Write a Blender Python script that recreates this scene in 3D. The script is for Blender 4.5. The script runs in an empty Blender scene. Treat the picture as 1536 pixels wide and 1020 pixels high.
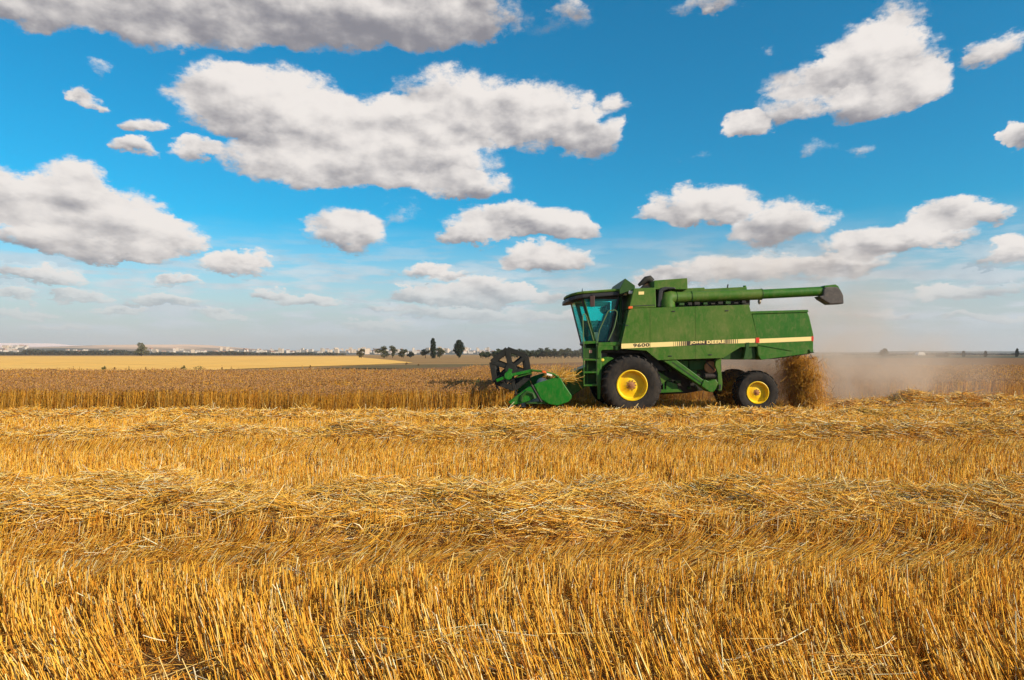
import bpy, bmesh, math, random
import numpy as np
from mathutils import Vector, Matrix
random.seed(7)
RNG = np.random.default_rng(11)
SC = bpy.context.scene
COL = SC.collection
R = math.radians

# ------------------------------------------------------------------ camera
CAM_H = 1.85            # eye height above the field
F = 1000.0              # focal length in photo pixels (photo 1536 wide)
HX, HY = 768.0, 531.0   # where the level axis meets the photo
cam = bpy.data.cameras.new("camera")
cam_o = bpy.data.objects.new("camera", cam); COL.objects.link(cam_o)
cam.sensor_width = 36.0
cam.lens = 36.0 * F / 1536.0
cam.shift_y = (HY - 510.0) / 1536.0
cam.clip_start = 0.1; cam.clip_end = 30000
cam_o.location = (0, 0, CAM_H); cam_o.rotation_euler = (R(90), 0, 0)
SC.camera = cam_o

# ------------------------------------------------------------------ sun, sky, exposure
SUN_D = Vector((0.76, -0.50, 0.46)).normalized()     # towards the sun
sun = bpy.data.lights.new("sun", 'SUN'); sun.energy = 5.0; sun.angle = R(0.5); sun.color = (1.0, 0.88, 0.69)
sun_o = bpy.data.objects.new("sun", sun); COL.objects.link(sun_o)
sun_o.rotation_euler = (-SUN_D).to_track_quat('-Z', 'Y').to_euler()
sun_o.location = (30, -20, 40)
SC.view_settings.view_transform = 'Standard'; SC.view_settings.look = 'None'
SC.view_settings.exposure = 0.27; SC.view_settings.gamma = 1.0
SC.render.film_transparent = False
cy = SC.cycles
cy.max_bounces = 6; cy.diffuse_bounces = 3; cy.glossy_bounces = 3; cy.transmission_bounces = 6
cy.transparent_max_bounces = 12; cy.volume_bounces = 3; cy.volume_step_rate = 1.0; cy.volume_max_steps = 64
cy.use_adaptive_sampling = False; cy.use_denoising = True; cy.denoiser = 'OPENIMAGEDENOISE'; cy.denoising_input_passes = 'RGB_ALBEDO_NORMAL'; cy.denoising_prefilter = 'ACCURATE'
cy.sample_clamp_indirect = 2.0

world = bpy.data.worlds.new("World"); SC.world = world; world.use_nodes = True
world.cycles.sampling_method = 'MANUAL'; world.cycles.sample_map_resolution = 512

def build_world():
    nt = world.node_tree; N = nt.nodes; Lk = nt.links; N.clear()
    def new(t): return N.new(t)
    def m(op, a, b=None, c=None, clamp=False):
        n = new('ShaderNodeMath'); n.operation = op; n.use_clamp = clamp
        for i, v in enumerate((a, b, c)):
            if v is None: continue
            if isinstance(v, (int, float)): n.inputs[i].default_value = v
            else: Lk.new(v, n.inputs[i])
        return n.outputs[0]
    def vm(op, a, b=None, c=None, scale=None):
        n = new('ShaderNodeVectorMath'); n.operation = op
        for i, v in enumerate((a, b, c)):
            if v is None: continue
            if isinstance(v, (tuple, list)): n.inputs[i].default_value = v
            else: Lk.new(v, n.inputs[i])
        if scale is not None:
            if isinstance(scale, (int, float)): n.inputs['Scale'].default_value = scale
            else: Lk.new(scale, n.inputs['Scale'])
        return n.outputs['Value'] if op in ('DOT_PRODUCT', 'LENGTH', 'DISTANCE') else n.outputs[0]
    def ramp(v, e0, e1, o0=0.0, o1=1.0, kind='SMOOTHSTEP'):
        n = new('ShaderNodeMapRange'); n.interpolation_type = kind; n.clamp = True
        Lk.new(v, n.inputs[0])
        n.inputs[1].default_value = e0; n.inputs[2].default_value = e1
        n.inputs[3].default_value = o0; n.inputs[4].default_value = o1
        return n.outputs[0]
    def mixc(f, a, b):
        n = new('ShaderNodeMix'); n.data_type = 'RGBA'
        if isinstance(f, (int, float)): n.inputs[0].default_value = f
        else: Lk.new(f, n.inputs[0])
        for i, v in ((6, a), (7, b)):
            if isinstance(v, (tuple, list)): n.inputs[i].default_value = (*v, 1)
            else: Lk.new(v, n.inputs[i])
        return n.outputs[2]
    def noise(vec, scale, detail, rough, dist=0.0):
        n = new('ShaderNodeTexNoise'); Lk.new(vec, n.inputs['Vector'])
        n.inputs['Scale'].default_value = scale; n.inputs['Detail'].default_value = detail
        n.inputs['Roughness'].default_value = rough; n.inputs['Distortion'].default_value = dist
        return n
    tc = new('ShaderNodeTexCoord').outputs['Generated']
    sky = new('ShaderNodeTexSky'); sky.sky_type = 'NISHITA'; sky.sun_disc = False
    sky.sun_elevation = math.asin(SUN_D.z)
    sky.sun_rotation = math.atan2(SUN_D.x, SUN_D.y)
    sky.air_density = 1.0; sky.dust_density = 0.6; sky.ozone_density = 3.0
    hs = new('ShaderNodeHueSaturation'); hs.inputs['Hue'].default_value = SKY_HUE
    hs.inputs['Saturation'].default_value = SKY_SAT; hs.inputs['Value'].default_value = 1.0
    Lk.new(sky.outputs[0], hs.inputs['Color'])
    sp = new('ShaderNodeSeparateXYZ'); Lk.new(tc, sp.inputs[0])
    x, y, z = sp.outputs
    az = m('ARCTAN2', x, y)
    hyp = m('SQRT', m('ADD', m('MULTIPLY', x, x), m('MULTIPLY', y, y)))
    el = m('DIVIDE', z, m('MAXIMUM', hyp, 0.05))
    cb = new('ShaderNodeCombineXYZ'); Lk.new(az, cb.inputs[0]); Lk.new(el, cb.inputs[1])
    p0 = cb.outputs[0]
    # low clouds are flattened, so noise is stretched: y grows faster near the horizon
    nv = new('ShaderNodeCombineXYZ')
    Lk.new(az, nv.inputs[0]); Lk.new(m('MULTIPLY', m('POWER', m('MAXIMUM', el, 0.0001), 0.75), 1.45), nv.inputs[1])
    nvec = nv.outputs[0]
    wn = noise(nvec, 9.0, 5.0, 0.62)
    w1 = vm('SUBTRACT', wn.outputs['Color'], (0.5, 0.5, 0.5))
    warp = vm('MULTIPLY', w1, (0.10, 0.060, 0.0))
    wf = noise(nvec, 34.0, 5.0, 0.65)
    p = vm('ADD', vm('ADD', p0, warp), vm('MULTIPLY', vm('SUBTRACT', wf.outputs['Color'], (0.5, 0.5, 0.5)), (0.036, 0.026, 0.0)))
    pz = vm('MULTIPLY', p, (1, 1, 0))
    acc = None
    for ic, c in enumerate(CLOUDS):
        if ic and ic % 18 == 0:      # keeps the node chain evaluated in blocks
            pz = vm('ADD', pz, vm('MULTIPLY', acc, (1e-9, 1e-9, 0.0)))
        cx, cyy, rx, ry = c[:4]; s = c[4] if len(c) > 4 else 1.0
        u = (cx - HX) / F; a0 = math.atan(u); ca = math.cos(a0)
        e0 = (HY - cyy) / F * ca
        ra = rx / F * ca * ca; re = ry / F * ca
        re *= 1.15; e0 -= re * .16
        q = vm('MULTIPLY_ADD', pz, (1 / ra, 1 / re, 0), (-a0 / ra, -e0 / re, 1.0))
        q = vm('MINIMUM', q, vm('MULTIPLY', q, (1, 1.55, 1)))      # bases are flatter than tops
        d = vm('DOT_PRODUCT', q, q)
        w = m('MULTIPLY_ADD', d, -s, 2.0 * s, clamp=True)
        qa = vm('SCALE', q, scale=w)
        acc = qa if acc is None else vm('ADD', acc, qa)
    sa = new('ShaderNodeSeparateXYZ'); Lk.new(acc, sa.inputs[0])
    W = sa.outputs[2]
    Wm = m('MAXIMUM', W, 0.05)
    nx = m('DIVIDE', sa.outputs[0], Wm); ny = m('DIVIDE', sa.outputs[1], Wm)
    fb = noise(nvec, 20.0, 10.0, 0.68).outputs['Fac']
    rl = noise(nvec, 13.0, 4.5, 0.52).outputs['Fac']
    rl2 = noise(vm('ADD', nvec, (0.012, 0.022, 0.0)), 13.0, 4.5, 0.52).outputs['Fac']
    big = noise(nvec, 6.0, 4.0, 0.55).outputs['Fac']
    # scattered clouds outside the photographed sector, for other views and for the light
    side = m('MULTIPLY', ramp(m('ABSOLUTE', az), 0.78, 1.0), ramp(big, 0.50, 0.62))
    side = m('MULTIPLY', side, ramp(el, 0.02, 0.12))
    Wc = m('MINIMUM', m('MAXIMUM', W, side), 1.0)
    dens = m('MULTIPLY_ADD', m('SUBTRACT', fb, 0.5), 2.9, m('MULTIPLY', Wc, 1.75))
    alpha = m('MULTIPLY', ramp(dens, 0.08, 1.02), ramp(Wc, 0.0, 0.3))
    # thin haze-like wisps low over the horizon
    lowv = new('ShaderNodeCombineXYZ'); Lk.new(az, lowv.inputs[0]); Lk.new(m('MULTIPLY', el, 6.0), lowv.inputs[1])
    lw = noise(lowv.outputs[0], 9.0, 6.0, 0.6).outputs['Fac']
    wisp = m('MULTIPLY', m('MULTIPLY', ramp(lw, 0.42, 0.60), ramp(el, 0.01, 0.05)), ramp(el, 0.20, 0.08, 0.0, 0.75))
    # body shading: billows towards the sun are bright, bases are grey
    relief = m('MULTIPLY', m('SUBTRACT', rl, rl2), 2.3)
    sh = m('ADD', m('MULTIPLY', ny, 0.85), m('MULTIPLY', nx, 0.14))
    sh = m('ADD', sh, relief)
    sh = m('ADD', sh, m('MULTIPLY', m('SUBTRACT', big, 0.5), 0.9))
    sh = m('SUBTRACT', sh, m('MULTIPLY', ramp(W, 0.9, 3.2), 0.30))
    top = ramp(el, 0.40, 0.47)
    sh = m('SUBTRACT', sh, m('MULTIPLY', top, 0.55))
    sh = m('ADD', sh, m('MULTIPLY', m('SUBTRACT', fb, 0.5), 0.22))
    lit = ramp(sh, -1.05, 0.55, 0.0, 1.0, 'SMOOTHSTEP')
    ccol = mixc(lit, (0.215, 0.21, 0.235), (0.745, 0.70, 0.665))
    # far clouds fade into the air
    ccol = mixc(ramp(el, 0.14, 0.0, 0.0, 0.75), ccol, (0.50, 0.54, 0.58))
    ccol = mixc(ramp(dens, 0.75, 0.2, 0.0, 0.35), ccol, (0.42, 0.56, 0.70))
    skyc = hs.outputs[0]
    bg1 = new('ShaderNodeBackground'); Lk.new(skyc, bg1.inputs[0]); bg1.inputs[1].default_value = SKY_STR
    # air near the horizon: grey and bright
    bga = new('ShaderNodeBackground'); bga.inputs[0].default_value = (0.38, 0.44, 0.49, 1); bga.inputs[1].default_value = 1.0
    mxa = new('ShaderNodeMixShader'); Lk.new(ramp(el, 0.20, -0.01, 0.0, 0.92), mxa.inputs[0])
    Lk.new(bg1.outputs[0], mxa.inputs[1]); Lk.new(bga.outputs[0], mxa.inputs[2])
    bg2 = new('ShaderNodeBackground'); Lk.new(ccol, bg2.inputs[0]); bg2.inputs[1].default_value = 1.0
    mx = new('ShaderNodeMixShader')
    Lk.new(m('MAXIMUM', m('MULTIPLY', alpha, ramp(el, -0.01, 0.13, 0.35, 0.985)), wisp), mx.inputs[0])
    Lk.new(mxa.outputs[0], mx.inputs[1]); Lk.new(bg2.outputs[0], mx.inputs[2])
    out = new('ShaderNodeOutputWorld'); Lk.new(mx.outputs[0], out.inputs[0])

SKY_HUE, SKY_SAT, SKY_STR = 0.483, 1.7, 0.118
CLOUDS = [
 (40,5,150,50),(230,15,210,62),(430,22,200,66),(610,25,150,66),(720,20,80,44,.6),(860,5,26,34,.3),
 (335,150,95,62),(430,165,140,76),(560,195,120,66),(690,160,130,72),(810,175,95,62),(885,205,52,46),
 (470,245,160,46),(610,235,160,52),(300,228,46,24,.8),(700,278,90,24,.8),(912,152,28,24,.6),
 (135,146,30,14,.7),(150,104,26,16,.35),(215,188,42,17,.8),(212,222,42,18,.8),
 (105,275,80,48),(20,290,95,48),(175,315,120,48),(90,340,130,42),(240,345,90,42),(170,372,120,22),
 (350,393,66,21),(268,419,42,11,.8),(60,409,82,18),(133,438,52,14),(245,450,56,14),
 (525,338,82,38),(780,332,130,30),(710,350,65,18),(850,345,64,22),(815,385,90,24),
 (705,438,120,28),(660,405,68,14,.7),(405,436,48,12,1),(475,450,66,15,1),(720,472,150,13,.9),
 (1060,300,96,34),(1165,335,92,42),(1335,360,135,27),(1435,325,90,25),(1510,375,60,28),(1455,432,110,18),
 (1120,402,170,32,.9),(1310,85,112,54),(1225,120,90,32,.7),(1375,128,74,40),(1112,186,40,28),(1190,160,90,28,.55),
 (1345,25,60,32,.45),(1060,8,70,15,.5),(1490,72,62,32,.7),(1145,75,20,18,.3),(1534,195,22,28),(1225,220,34,16,.28),
 (1290,222,20,12,.25),(1040,230,40,10,.22),(600,310,34,30,.25),(35,468,50,10,.9),(840,25,60,40,.22),(600,462,80,9,.4),(180,466,46,8,.9),(330,470,60,8,.9),(560,490,60,8,.8),(790,442,70,16,.9),(630,440,60,16,.9),(1300,472,60,8,.9),(1470,475,80,9,.8),(90,490,70,7,.8),(20,440,50,12,.9),(840,470,50,10,.9),(1325,140,95,46),(990,415,60,16,.7),(1260,392,110,20,.7),(1000,320,50,16,.7),
]
build_world()

# ------------------------------------------------------------------ helpers
def W(px, py, Y):
    """point of the place at depth Y that the photo shows at px, py"""
    return ((px - HX) * Y / F, CAM_H + (HY - py) * Y / F)
def PT(px, py, Y):
    x, z = W(px, py, Y); return (x, Y, z)

def link(o, parent=None):
    COL.objects.link(o)
    if parent is not None: o.parent = parent
    return o
def tag(o, label=None, cat=None, group=None, kind=None):
    if label: o['label'] = label
    if cat: o['category'] = cat
    if group: o['group'] = group
    if kind: o['kind'] = kind
    return o
def empty(name, loc=(0, 0, 0)):
    o = bpy.data.objects.new(name, None); o.location = loc; o.empty_display_size = 0.3
    return link(o)

MATS = {}
def mat(name, col, rough=0.6, metal=0.0, spec=0.5, var=0.0, scale=3.0, col2=None, coat=0.0, bump=0.0, bscale=60.0, detail=6.0, dirt=None):
    if name in MATS: return MATS[name]
    mt = bpy.data.materials.new(name); mt.use_nodes = True
    nt = mt.node_tree; b = nt.nodes['Principled BSDF']
    b.inputs['Roughness'].default_value = rough; b.inputs['Metallic'].default_value = metal
    b.inputs['Specular IOR Level'].default_value = spec
    b.inputs['Coat Weight'].default_value = coat
    b.inputs['Base Color'].default_value = (*col, 1)
    tc = nt.nodes.new('ShaderNodeTexCoord')
    if col2 is not None or var:
        n = nt.nodes.new('ShaderNodeTexNoise'); n.inputs['Scale'].default_value = scale; n.inputs['Detail'].default_value = detail
        n.inputs['Roughness'].default_value = 0.65
        nt.links.new(tc.outputs['Object'], n.inputs['Vector'])
        r = nt.nodes.new('ShaderNodeMapRange'); r.inputs[1].default_value = 0.35; r.inputs[2].default_value = 0.68
        nt.links.new(n.outputs['Fac'], r.inputs[0])
        mx = nt.nodes.new('ShaderNodeMix'); mx.data_type = 'RGBA'
        nt.links.new(r.outputs[0], mx.inputs[0])
        mx.inputs[6].default_value = (*col, 1)
        c2 = col2 if col2 is not None else tuple(min(1, c * (1 + var)) for c in col)
        mx.inputs[7].default_value = (*c2, 1)
        nt.links.new(mx.outputs[2], b.inputs['Base Color'])
        if dirt:      # chaff dust: settled specks, smears and scratches
            mp = nt.nodes.new('ShaderNodeMapping'); mp.inputs['Scale'].default_value = (1, 1, .45); nt.links.new(tc.outputs['Object'], mp.inputs[0])
            n3 = nt.nodes.new('ShaderNodeTexNoise'); n3.inputs['Scale'].default_value = 9.0; n3.inputs['Detail'].default_value = 12; n3.inputs['Roughness'].default_value = .78; n3.inputs['Distortion'].default_value = .6
            nt.links.new(mp.outputs[0], n3.inputs['Vector'])
            r3 = nt.nodes.new('ShaderNodeMapRange'); r3.inputs[1].default_value = .47; r3.inputs[2].default_value = .72; r3.inputs[4].default_value = .34; nt.links.new(n3.outputs['Fac'], r3.inputs[0])
            m3 = nt.nodes.new('ShaderNodeMix'); m3.data_type = 'RGBA'; nt.links.new(r3.outputs[0], m3.inputs[0]); nt.links.new(mx.outputs[2], m3.inputs[6]); m3.inputs[7].default_value = (*dirt, 1)
            nt.links.new(m3.outputs[2], b.inputs['Base Color'])
            rr_ = nt.nodes.new('ShaderNodeMapRange'); rr_.inputs[3].default_value = rough; rr_.inputs[4].default_value = min(1, rough + .35); nt.links.new(r3.outputs[0], rr_.inputs[0]); nt.links.new(rr_.outputs[0], b.inputs['Roughness'])
    if bump:
        n2 = nt.nodes.new('ShaderNodeTexNoise'); n2.inputs['Scale'].default_value = bscale; n2.inputs['Detail'].default_value = 5
        nt.links.new(tc.outputs['Object'], n2.inputs['Vector'])
        bp = nt.nodes.new('ShaderNodeBump'); bp.inputs['Strength'].default_value = bump; bp.inputs['Distance'].default_value = 0.02
        nt.links.new(n2.outputs['Fac'], bp.inputs['Height']); nt.links.new(bp.outputs[0], b.inputs['Normal'])
    MATS[name] = mt
    return mt

def attr_mat(name, rough=0.55, spec=0.35, transl=0.0, noise=0.0):
    """material that takes its colour from the straw colours stored on the mesh"""
    if name in MATS: return MATS[name]
    mt = bpy.data.materials.new(name); mt.use_nodes = True
    nt = mt.node_tree; b = nt.nodes['Principled BSDF']
    a = nt.nodes.new('ShaderNodeAttribute'); a.attribute_name = 'Col'
    b.inputs['Roughness'].default_value = rough; b.inputs['Specular IOR Level'].default_value = spec
    nt.links.new(a.outputs['Color'], b.inputs['Base Color'])
    if transl:
        t = nt.nodes.new('ShaderNodeBsdfTranslucent'); nt.links.new(a.outputs['Color'], t.inputs[0])
        mx = nt.nodes.new('ShaderNodeMixShader'); mx.inputs[0].default_value = transl
        nt.links.new(b.outputs[0], mx.inputs[1]); nt.links.new(t.outputs[0], mx.inputs[2])
        nt.links.new(mx.outputs[0], nt.nodes['Material Output'].inputs[0])
    MATS[name] = mt
    return mt

# ---- numpy mesh building
class Bag:
    def __init__(s): s.v = []; s.c = []; s.q = []; s.t = []; s.n = 0
    def add(s, v, c, q=None, t=None):
        s.v.append(v.astype(np.float32)); s.c.append(c.astype(np.float32))
        if q is not None and len(q): s.q.append(q + s.n)
        if t is not None and len(t): s.t.append(t + s.n)
        s.n += len(v)
    def build(s, name, material, parent=None, smooth=True):
        v = np.concatenate(s.v); c = np.concatenate(s.c)
        q = np.concatenate(s.q).reshape(-1) if s.q else np.zeros(0, int)
        t = np.concatenate(s.t).reshape(-1) if s.t else np.zeros(0, int)
        me = bpy.data.meshes.new(name)
        me.vertices.add(len(v)); me.vertices.foreach_set('co', v.reshape(-1))
        me.loops.add(len(q) + len(t)); me.loops.foreach_set('vertex_index', np.concatenate([q, t]).astype(np.int32))
        nq, ntr = len(q) // 4, len(t) // 3
        me.polygons.add(nq + ntr)
        st = np.concatenate([np.arange(nq) * 4, nq * 4 + np.arange(ntr) * 3]).astype(np.int32)
        me.polygons.foreach_set('loop_start', st)
        if smooth: me.polygons.foreach_set('use_smooth', np.ones(nq + ntr, bool))
        a = me.color_attributes.new('Col', 'FLOAT_COLOR', 'POINT')
        cc = np.ones((len(v), 4), np.float32); cc[:, :3] = c
        a.data.foreach_set('color', cc.reshape(-1))
        me.update(calc_edges=True); me.materials.append(material)
        o = bpy.data.objects.new(name, me)
        return link(o, parent)

def nrm(a): return a / np.maximum(np.linalg.norm(a, axis=-1, keepdims=True), 1e-9)
def tubes(bag, P, D, L, wd, col, K=2, bend=None, prof=None, sides=3):
    """N tapered stalks: root P, direction D, length L, radius wd, colour col"""
    N = len(P)
    if N == 0: return
    t = np.linspace(0, 1, K)
    pts = P[:, None, :] + D[:, None, :] * (L[:, None] * t)[:, :, None]
    if bend is not None: pts = pts + bend[:, None, :] * (t ** 2)[None, :, None]
    rv = RNG.normal(size=(N, 3))
    a = nrm(np.cross(D, rv)); b = np.cross(D, a)
    pr = np.ones(K) if prof is None else np.array(prof)
    if sides == 1:     # a flat ribbon
        off = a[:, None, None, :] * np.array([-1, 1.])[None, None, :, None]
        S = 2
    else:
        ang = np.arange(sides) * 2 * np.pi / sides
        off = (a[:, None, :] * np.cos(ang)[None, :, None] + b[:, None, :] * np.sin(ang)[None, :, None])[:, None, :, :]
        S = sides
    V = pts[:, :, None, :] + off * (wd[:, None] * pr[None, :])[:, :, None, None]
    V = V.reshape(-1, 3)
    base = (np.arange(N) * K * S)[:, None, None, None]
    k = np.arange(K - 1)[None, :, None, None]
    if sides == 1:
        s = np.array([0])[None, None, :, None]; s2 = s + 1
    else:
        s = np.arange(S)[None, None, :, None]; s2 = (s + 1) % S
    q = np.concatenate([base + k * S + s, base + k * S + s2, base + (k + 1) * S + s2, base + (k + 1) * S + s], axis=3).reshape(-1, 4)
    C = np.repeat(col, K * S, axis=0)
    bag.add(V, C, q=q)

_lat = RNG.random((64, 64))
def vnoise(x, y, s=1.0, o=0):
    x = np.asarray(x) / s + 17.3 + o * 7.1; y = np.asarray(y) / s + 5.7 + o * 3.3
    xi = np.floor(x).astype(int); yi = np.floor(y).astype(int); fx = x - xi; fy = y - yi
    fx = fx * fx * (3 - 2 * fx); fy = fy * fy * (3 - 2 * fy)
    g = lambda i, j: _lat[i % 64, j % 64]
    return (g(xi, yi) * (1 - fx) + g(xi + 1, yi) * fx) * (1 - fy) + (g(xi, yi + 1) * (1 - fx) + g(xi + 1, yi + 1) * fx) * fy
def fbm(x, y, s=1.0, o=0): return (vnoise(x, y, s, o) + .5 * vnoise(x, y, s / 2.1, o + 1) + .25 * vnoise(x, y, s / 4.3, o + 2)) / 1.75

STRAW_PAL = np.array([(0.96, 0.485, 0.055), (0.97, 0.56, 0.10), (0.97, 0.68, 0.25), (0.66, 0.26, 0.025), (0.88, 0.40, 0.04), (0.32, 0.115, 0.016), (0.97, 0.82, 0.52)])
def straw_cols(n, w=(.30, .24, .12, .14, .12, .05, .03), gain=1.0):
    w = np.array(w); w = w / w.sum()
    c = STRAW_PAL[RNG.choice(len(STRAW_PAL), n, p=w)]
    return np.clip(c * (RNG.uniform(.70, 1.15, (n, 1))) * gain, 0, 0.95)

def field_points(y0, y1, dens, margin=1.6, row=0.15, tillers=5, spread=0.03, slope=0.80):
    """plants sown in rows that run along X, each with several stems"""
    rows = np.arange(y0, y1, row); P = []
    for ry in rows:
        hw = ry * slope + margin
        n = int(2 * hw * dens * row / tillers)
        x = RNG.uniform(-hw, hw, n); y = ry + RNG.normal(0, row * .22, n)
        P.append(np.stack([x, y], 1))
    P = np.concatenate(P)
    idx = np.repeat(np.arange(len(P)), RNG.integers(max(1, tillers - 3), tillers + 4, len(P)))
    Q = P[idx] + RNG.normal(0, spread, (len(idx), 2))
    return Q, idx, P

# ------------------------------------------------------------------ ground and far fields
def sheet(name, pts, z, material, kind='structure'):
    me = bpy.data.meshes.new(name); me.from_pydata([(x, y, z) for x, y in pts], [], [list(range(len(pts)))])
    me.materials.append(material); o = link(bpy.data.objects.new(name, me)); tag(o, kind=kind); return o
def ground_mat(name, c1, c2, s1, s2=None, c3=None, stretch=1.0, bump=0.0):
    if name in MATS: return MATS[name]
    mt = bpy.data.materials.new(name); mt.use_nodes = True; nt = mt.node_tree; b = nt.nodes['Principled BSDF']
    b.inputs['Roughness'].default_value = 0.95; b.inputs['Specular IOR Level'].default_value = 0.1
    tc = nt.nodes.new('ShaderNodeTexCoord'); mp = nt.nodes.new('ShaderNodeMapping'); mp.inputs['Scale'].default_value = (1, stretch, 1)
    nt.links.new(tc.outputs['Object'], mp.inputs[0])
    def nz(s, lo, hi, d=8):
        n = nt.nodes.new('ShaderNodeTexNoise'); n.inputs['Scale'].default_value = s; n.inputs['Detail'].default_value = d; n.inputs['Roughness'].default_value = .7
        nt.links.new(mp.outputs[0], n.inputs['Vector'])
        r = nt.nodes.new('ShaderNodeMapRange'); r.inputs[1].default_value = lo; r.inputs[2].default_value = hi; nt.links.new(n.outputs['Fac'], r.inputs[0]); return r.outputs[0], n
    f1, n1 = nz(s1, .35, .65)
    mx = nt.nodes.new('ShaderNodeMix'); mx.data_type = 'RGBA'; nt.links.new(f1, mx.inputs[0]); mx.inputs[6].default_value = (*c1, 1); mx.inputs[7].default_value = (*c2, 1)
    out = mx.outputs[2]
    if c3:
        f2, n2 = nz(s2, .45, .62)
        m2 = nt.nodes.new('ShaderNodeMix'); m2.data_type = 'RGBA'; nt.links.new(f2, m2.inputs[0]); nt.links.new(out, m2.inputs[6]); m2.inputs[7].default_value = (*c3, 1); out = m2.outputs[2]
    nt.links.new(out, b.inputs['Base Color'])
    if bump:
        bp = nt.nodes.new('ShaderNodeBump'); bp.inputs['Strength'].default_value = 1.0; bp.inputs['Distance'].default_value = bump
        nt.links.new(n1.outputs['Fac'], bp.inputs['Height']); nt.links.new(bp.outputs[0], b.inputs['Normal'])
    MATS[name] = mt; return mt

soil = ground_mat('soil', (0.13, 0.055, 0.018), (0.32, 0.15, 0.04), 14.0, 90.0, (0.45, 0.24, 0.07), bump=0.03)
sheet('ground', [(-9000, -60), (9000, -60), (9000, 12000), (-9000, 12000)], 0.0, soil)
fallow = ground_mat('fallow', (0.32, 0.17, 0.065), (0.46, 0.27, 0.10), 0.02, 0.3, (0.24, 0.15, 0.055), 3.0)
sheet('fallow_field', [(-900, 60), (900, 60), (2500, 1500), (-2500, 1500)], 0.03, fallow)
def dep(py, z=0.0): return (CAM_H - z) / ((py - HY) / F)
golden = ground_mat('golden', (0.90, 0.46, 0.09), (0.96, 0.58, 0.16), 0.035, 0.12, (0.74, 0.42, 0.11), 2.0)
yb = dep(555)
def gx(px, Y): return (px - HX) * Y / F
sheet('harvested_field', [(gx(-500, 70), 70), (gx(300, 72), 72), (gx(420, 88), 88), (gx(560, 112), 112), (gx(620, 135), 135), (gx(590, 190), 190), (gx(545, 330), 330),
                           (gx(540, 520), 520), (gx(200, 540), 540), (gx(-500, 540), 540)], 0.09, golden)
weedy = ground_mat('weedy', (0.15, 0.10, 0.045), (0.22, 0.15, 0.06), 0.3, 1.5, (0.12, 0.10, 0.04), 2.0)
sheet('weedy_strip', [(gx(470, 80), 80), (gx(760, 80), 80), (gx(905, 82), 82), (gx(905, 118), 118), (gx(760, 118), 118), (gx(640, 112), 112), (gx(540, 100), 100)], 0.12, weedy)
greenf = ground_mat('green_crop', (0.045, 0.06, 0.03), (0.07, 0.075, 0.035), 0.05, 0.5, (0.10, 0.08, 0.05), 2.0)
sheet('vineyard_field', [(gx(1180, 190), 190), (gx(1750, 190), 190), (gx(1750, 700), 700), (gx(1180, 700), 700)], 0.20, greenf)

# far hills, a height sheet three kilometres out
def make_hills():
    prof = [(-400, 522), (0, 521), (30, 517.5), (58, 514.5), (75, 517), (100, 517.5), (135, 520), (165, 522), (200, 519.5), (240, 517), (300, 517), (345, 521), (380, 524), (430, 525.5),
            (520, 526.5), (640, 526), (700, 525.5), (800, 527), (900, 527.5), (1100, 528), (1300, 528.5), (1360, 526.5), (1420, 527.5), (1536, 526.5), (1900, 525)]
    xs = np.array([(p[0] - HX) * 3.0 for p in prof]); hs_ = np.array([CAM_H + (HY - p[1]) * 3.0 for p in prof])
    X = np.linspace(-3600, 3600, 420); Y = np.linspace(1300, 4200, 60)
    gxx, gyy = np.meshgrid(X, Y)
    H = np.interp(gxx, xs, hs_)
    t = np.clip((gyy - 1300) / 1700, 0, 1); t = t * t * (3 - 2 * t)
    t2 = np.clip((4200 - gyy) / 1100, 0.0, 1)
    Z = H * t * t2 + 3.0 * (fbm(gxx, gyy, 160.) - .5) * t
    v = np.stack([gxx, gyy, Z - 0.5], -1).reshape(-1, 3)
    ny, nx_ = gxx.shape
    i = (np.arange(ny - 1)[:, None] * nx_ + np.arange(nx_ - 1)[None, :]).reshape(-1)
    q = np.stack([i, i + 1, i + 1 + nx_, i + nx_], 1)
    # bare quarry slopes, scrub and town ground
    px = HX + gxx / 3.0
    n = fbm(gxx, gyy, 90., 3)
    bare = (np.exp(-((px - 75) / 85) ** 2) + np.exp(-((px - 290) / 80) ** 2) + .25 * np.exp(-((px - 560) / 160) ** 2))
    up = np.clip((gyy - 1900) / 700, 0, 1)
    f = np.clip(bare * up * 1.4 + (n - .55) * 1.2, 0, 1)[..., None]
    f = np.where((px > 1000)[..., None], f * .3, f)
    c = (1 - f) * np.array([0.075, 0.085, 0.075]) + f * np.where((px < 150)[..., None], np.array([0.85, 0.66, 0.60]), np.array([0.75, 0.50, 0.34]))
    b = Bag(); b.add(v, c.reshape(-1, 3), q=q)
    o = b.build('hills', attr_mat('hill_ground', 0.95, 0.05)); tag(o, kind='structure')
    return lambda x, y: float(np.interp(x, xs, hs_)) * (lambda t: t * t * (3 - 2 * t))(min(1, max(0, (y - 1300) / 1700))) 
hill_z = make_hills()

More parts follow.
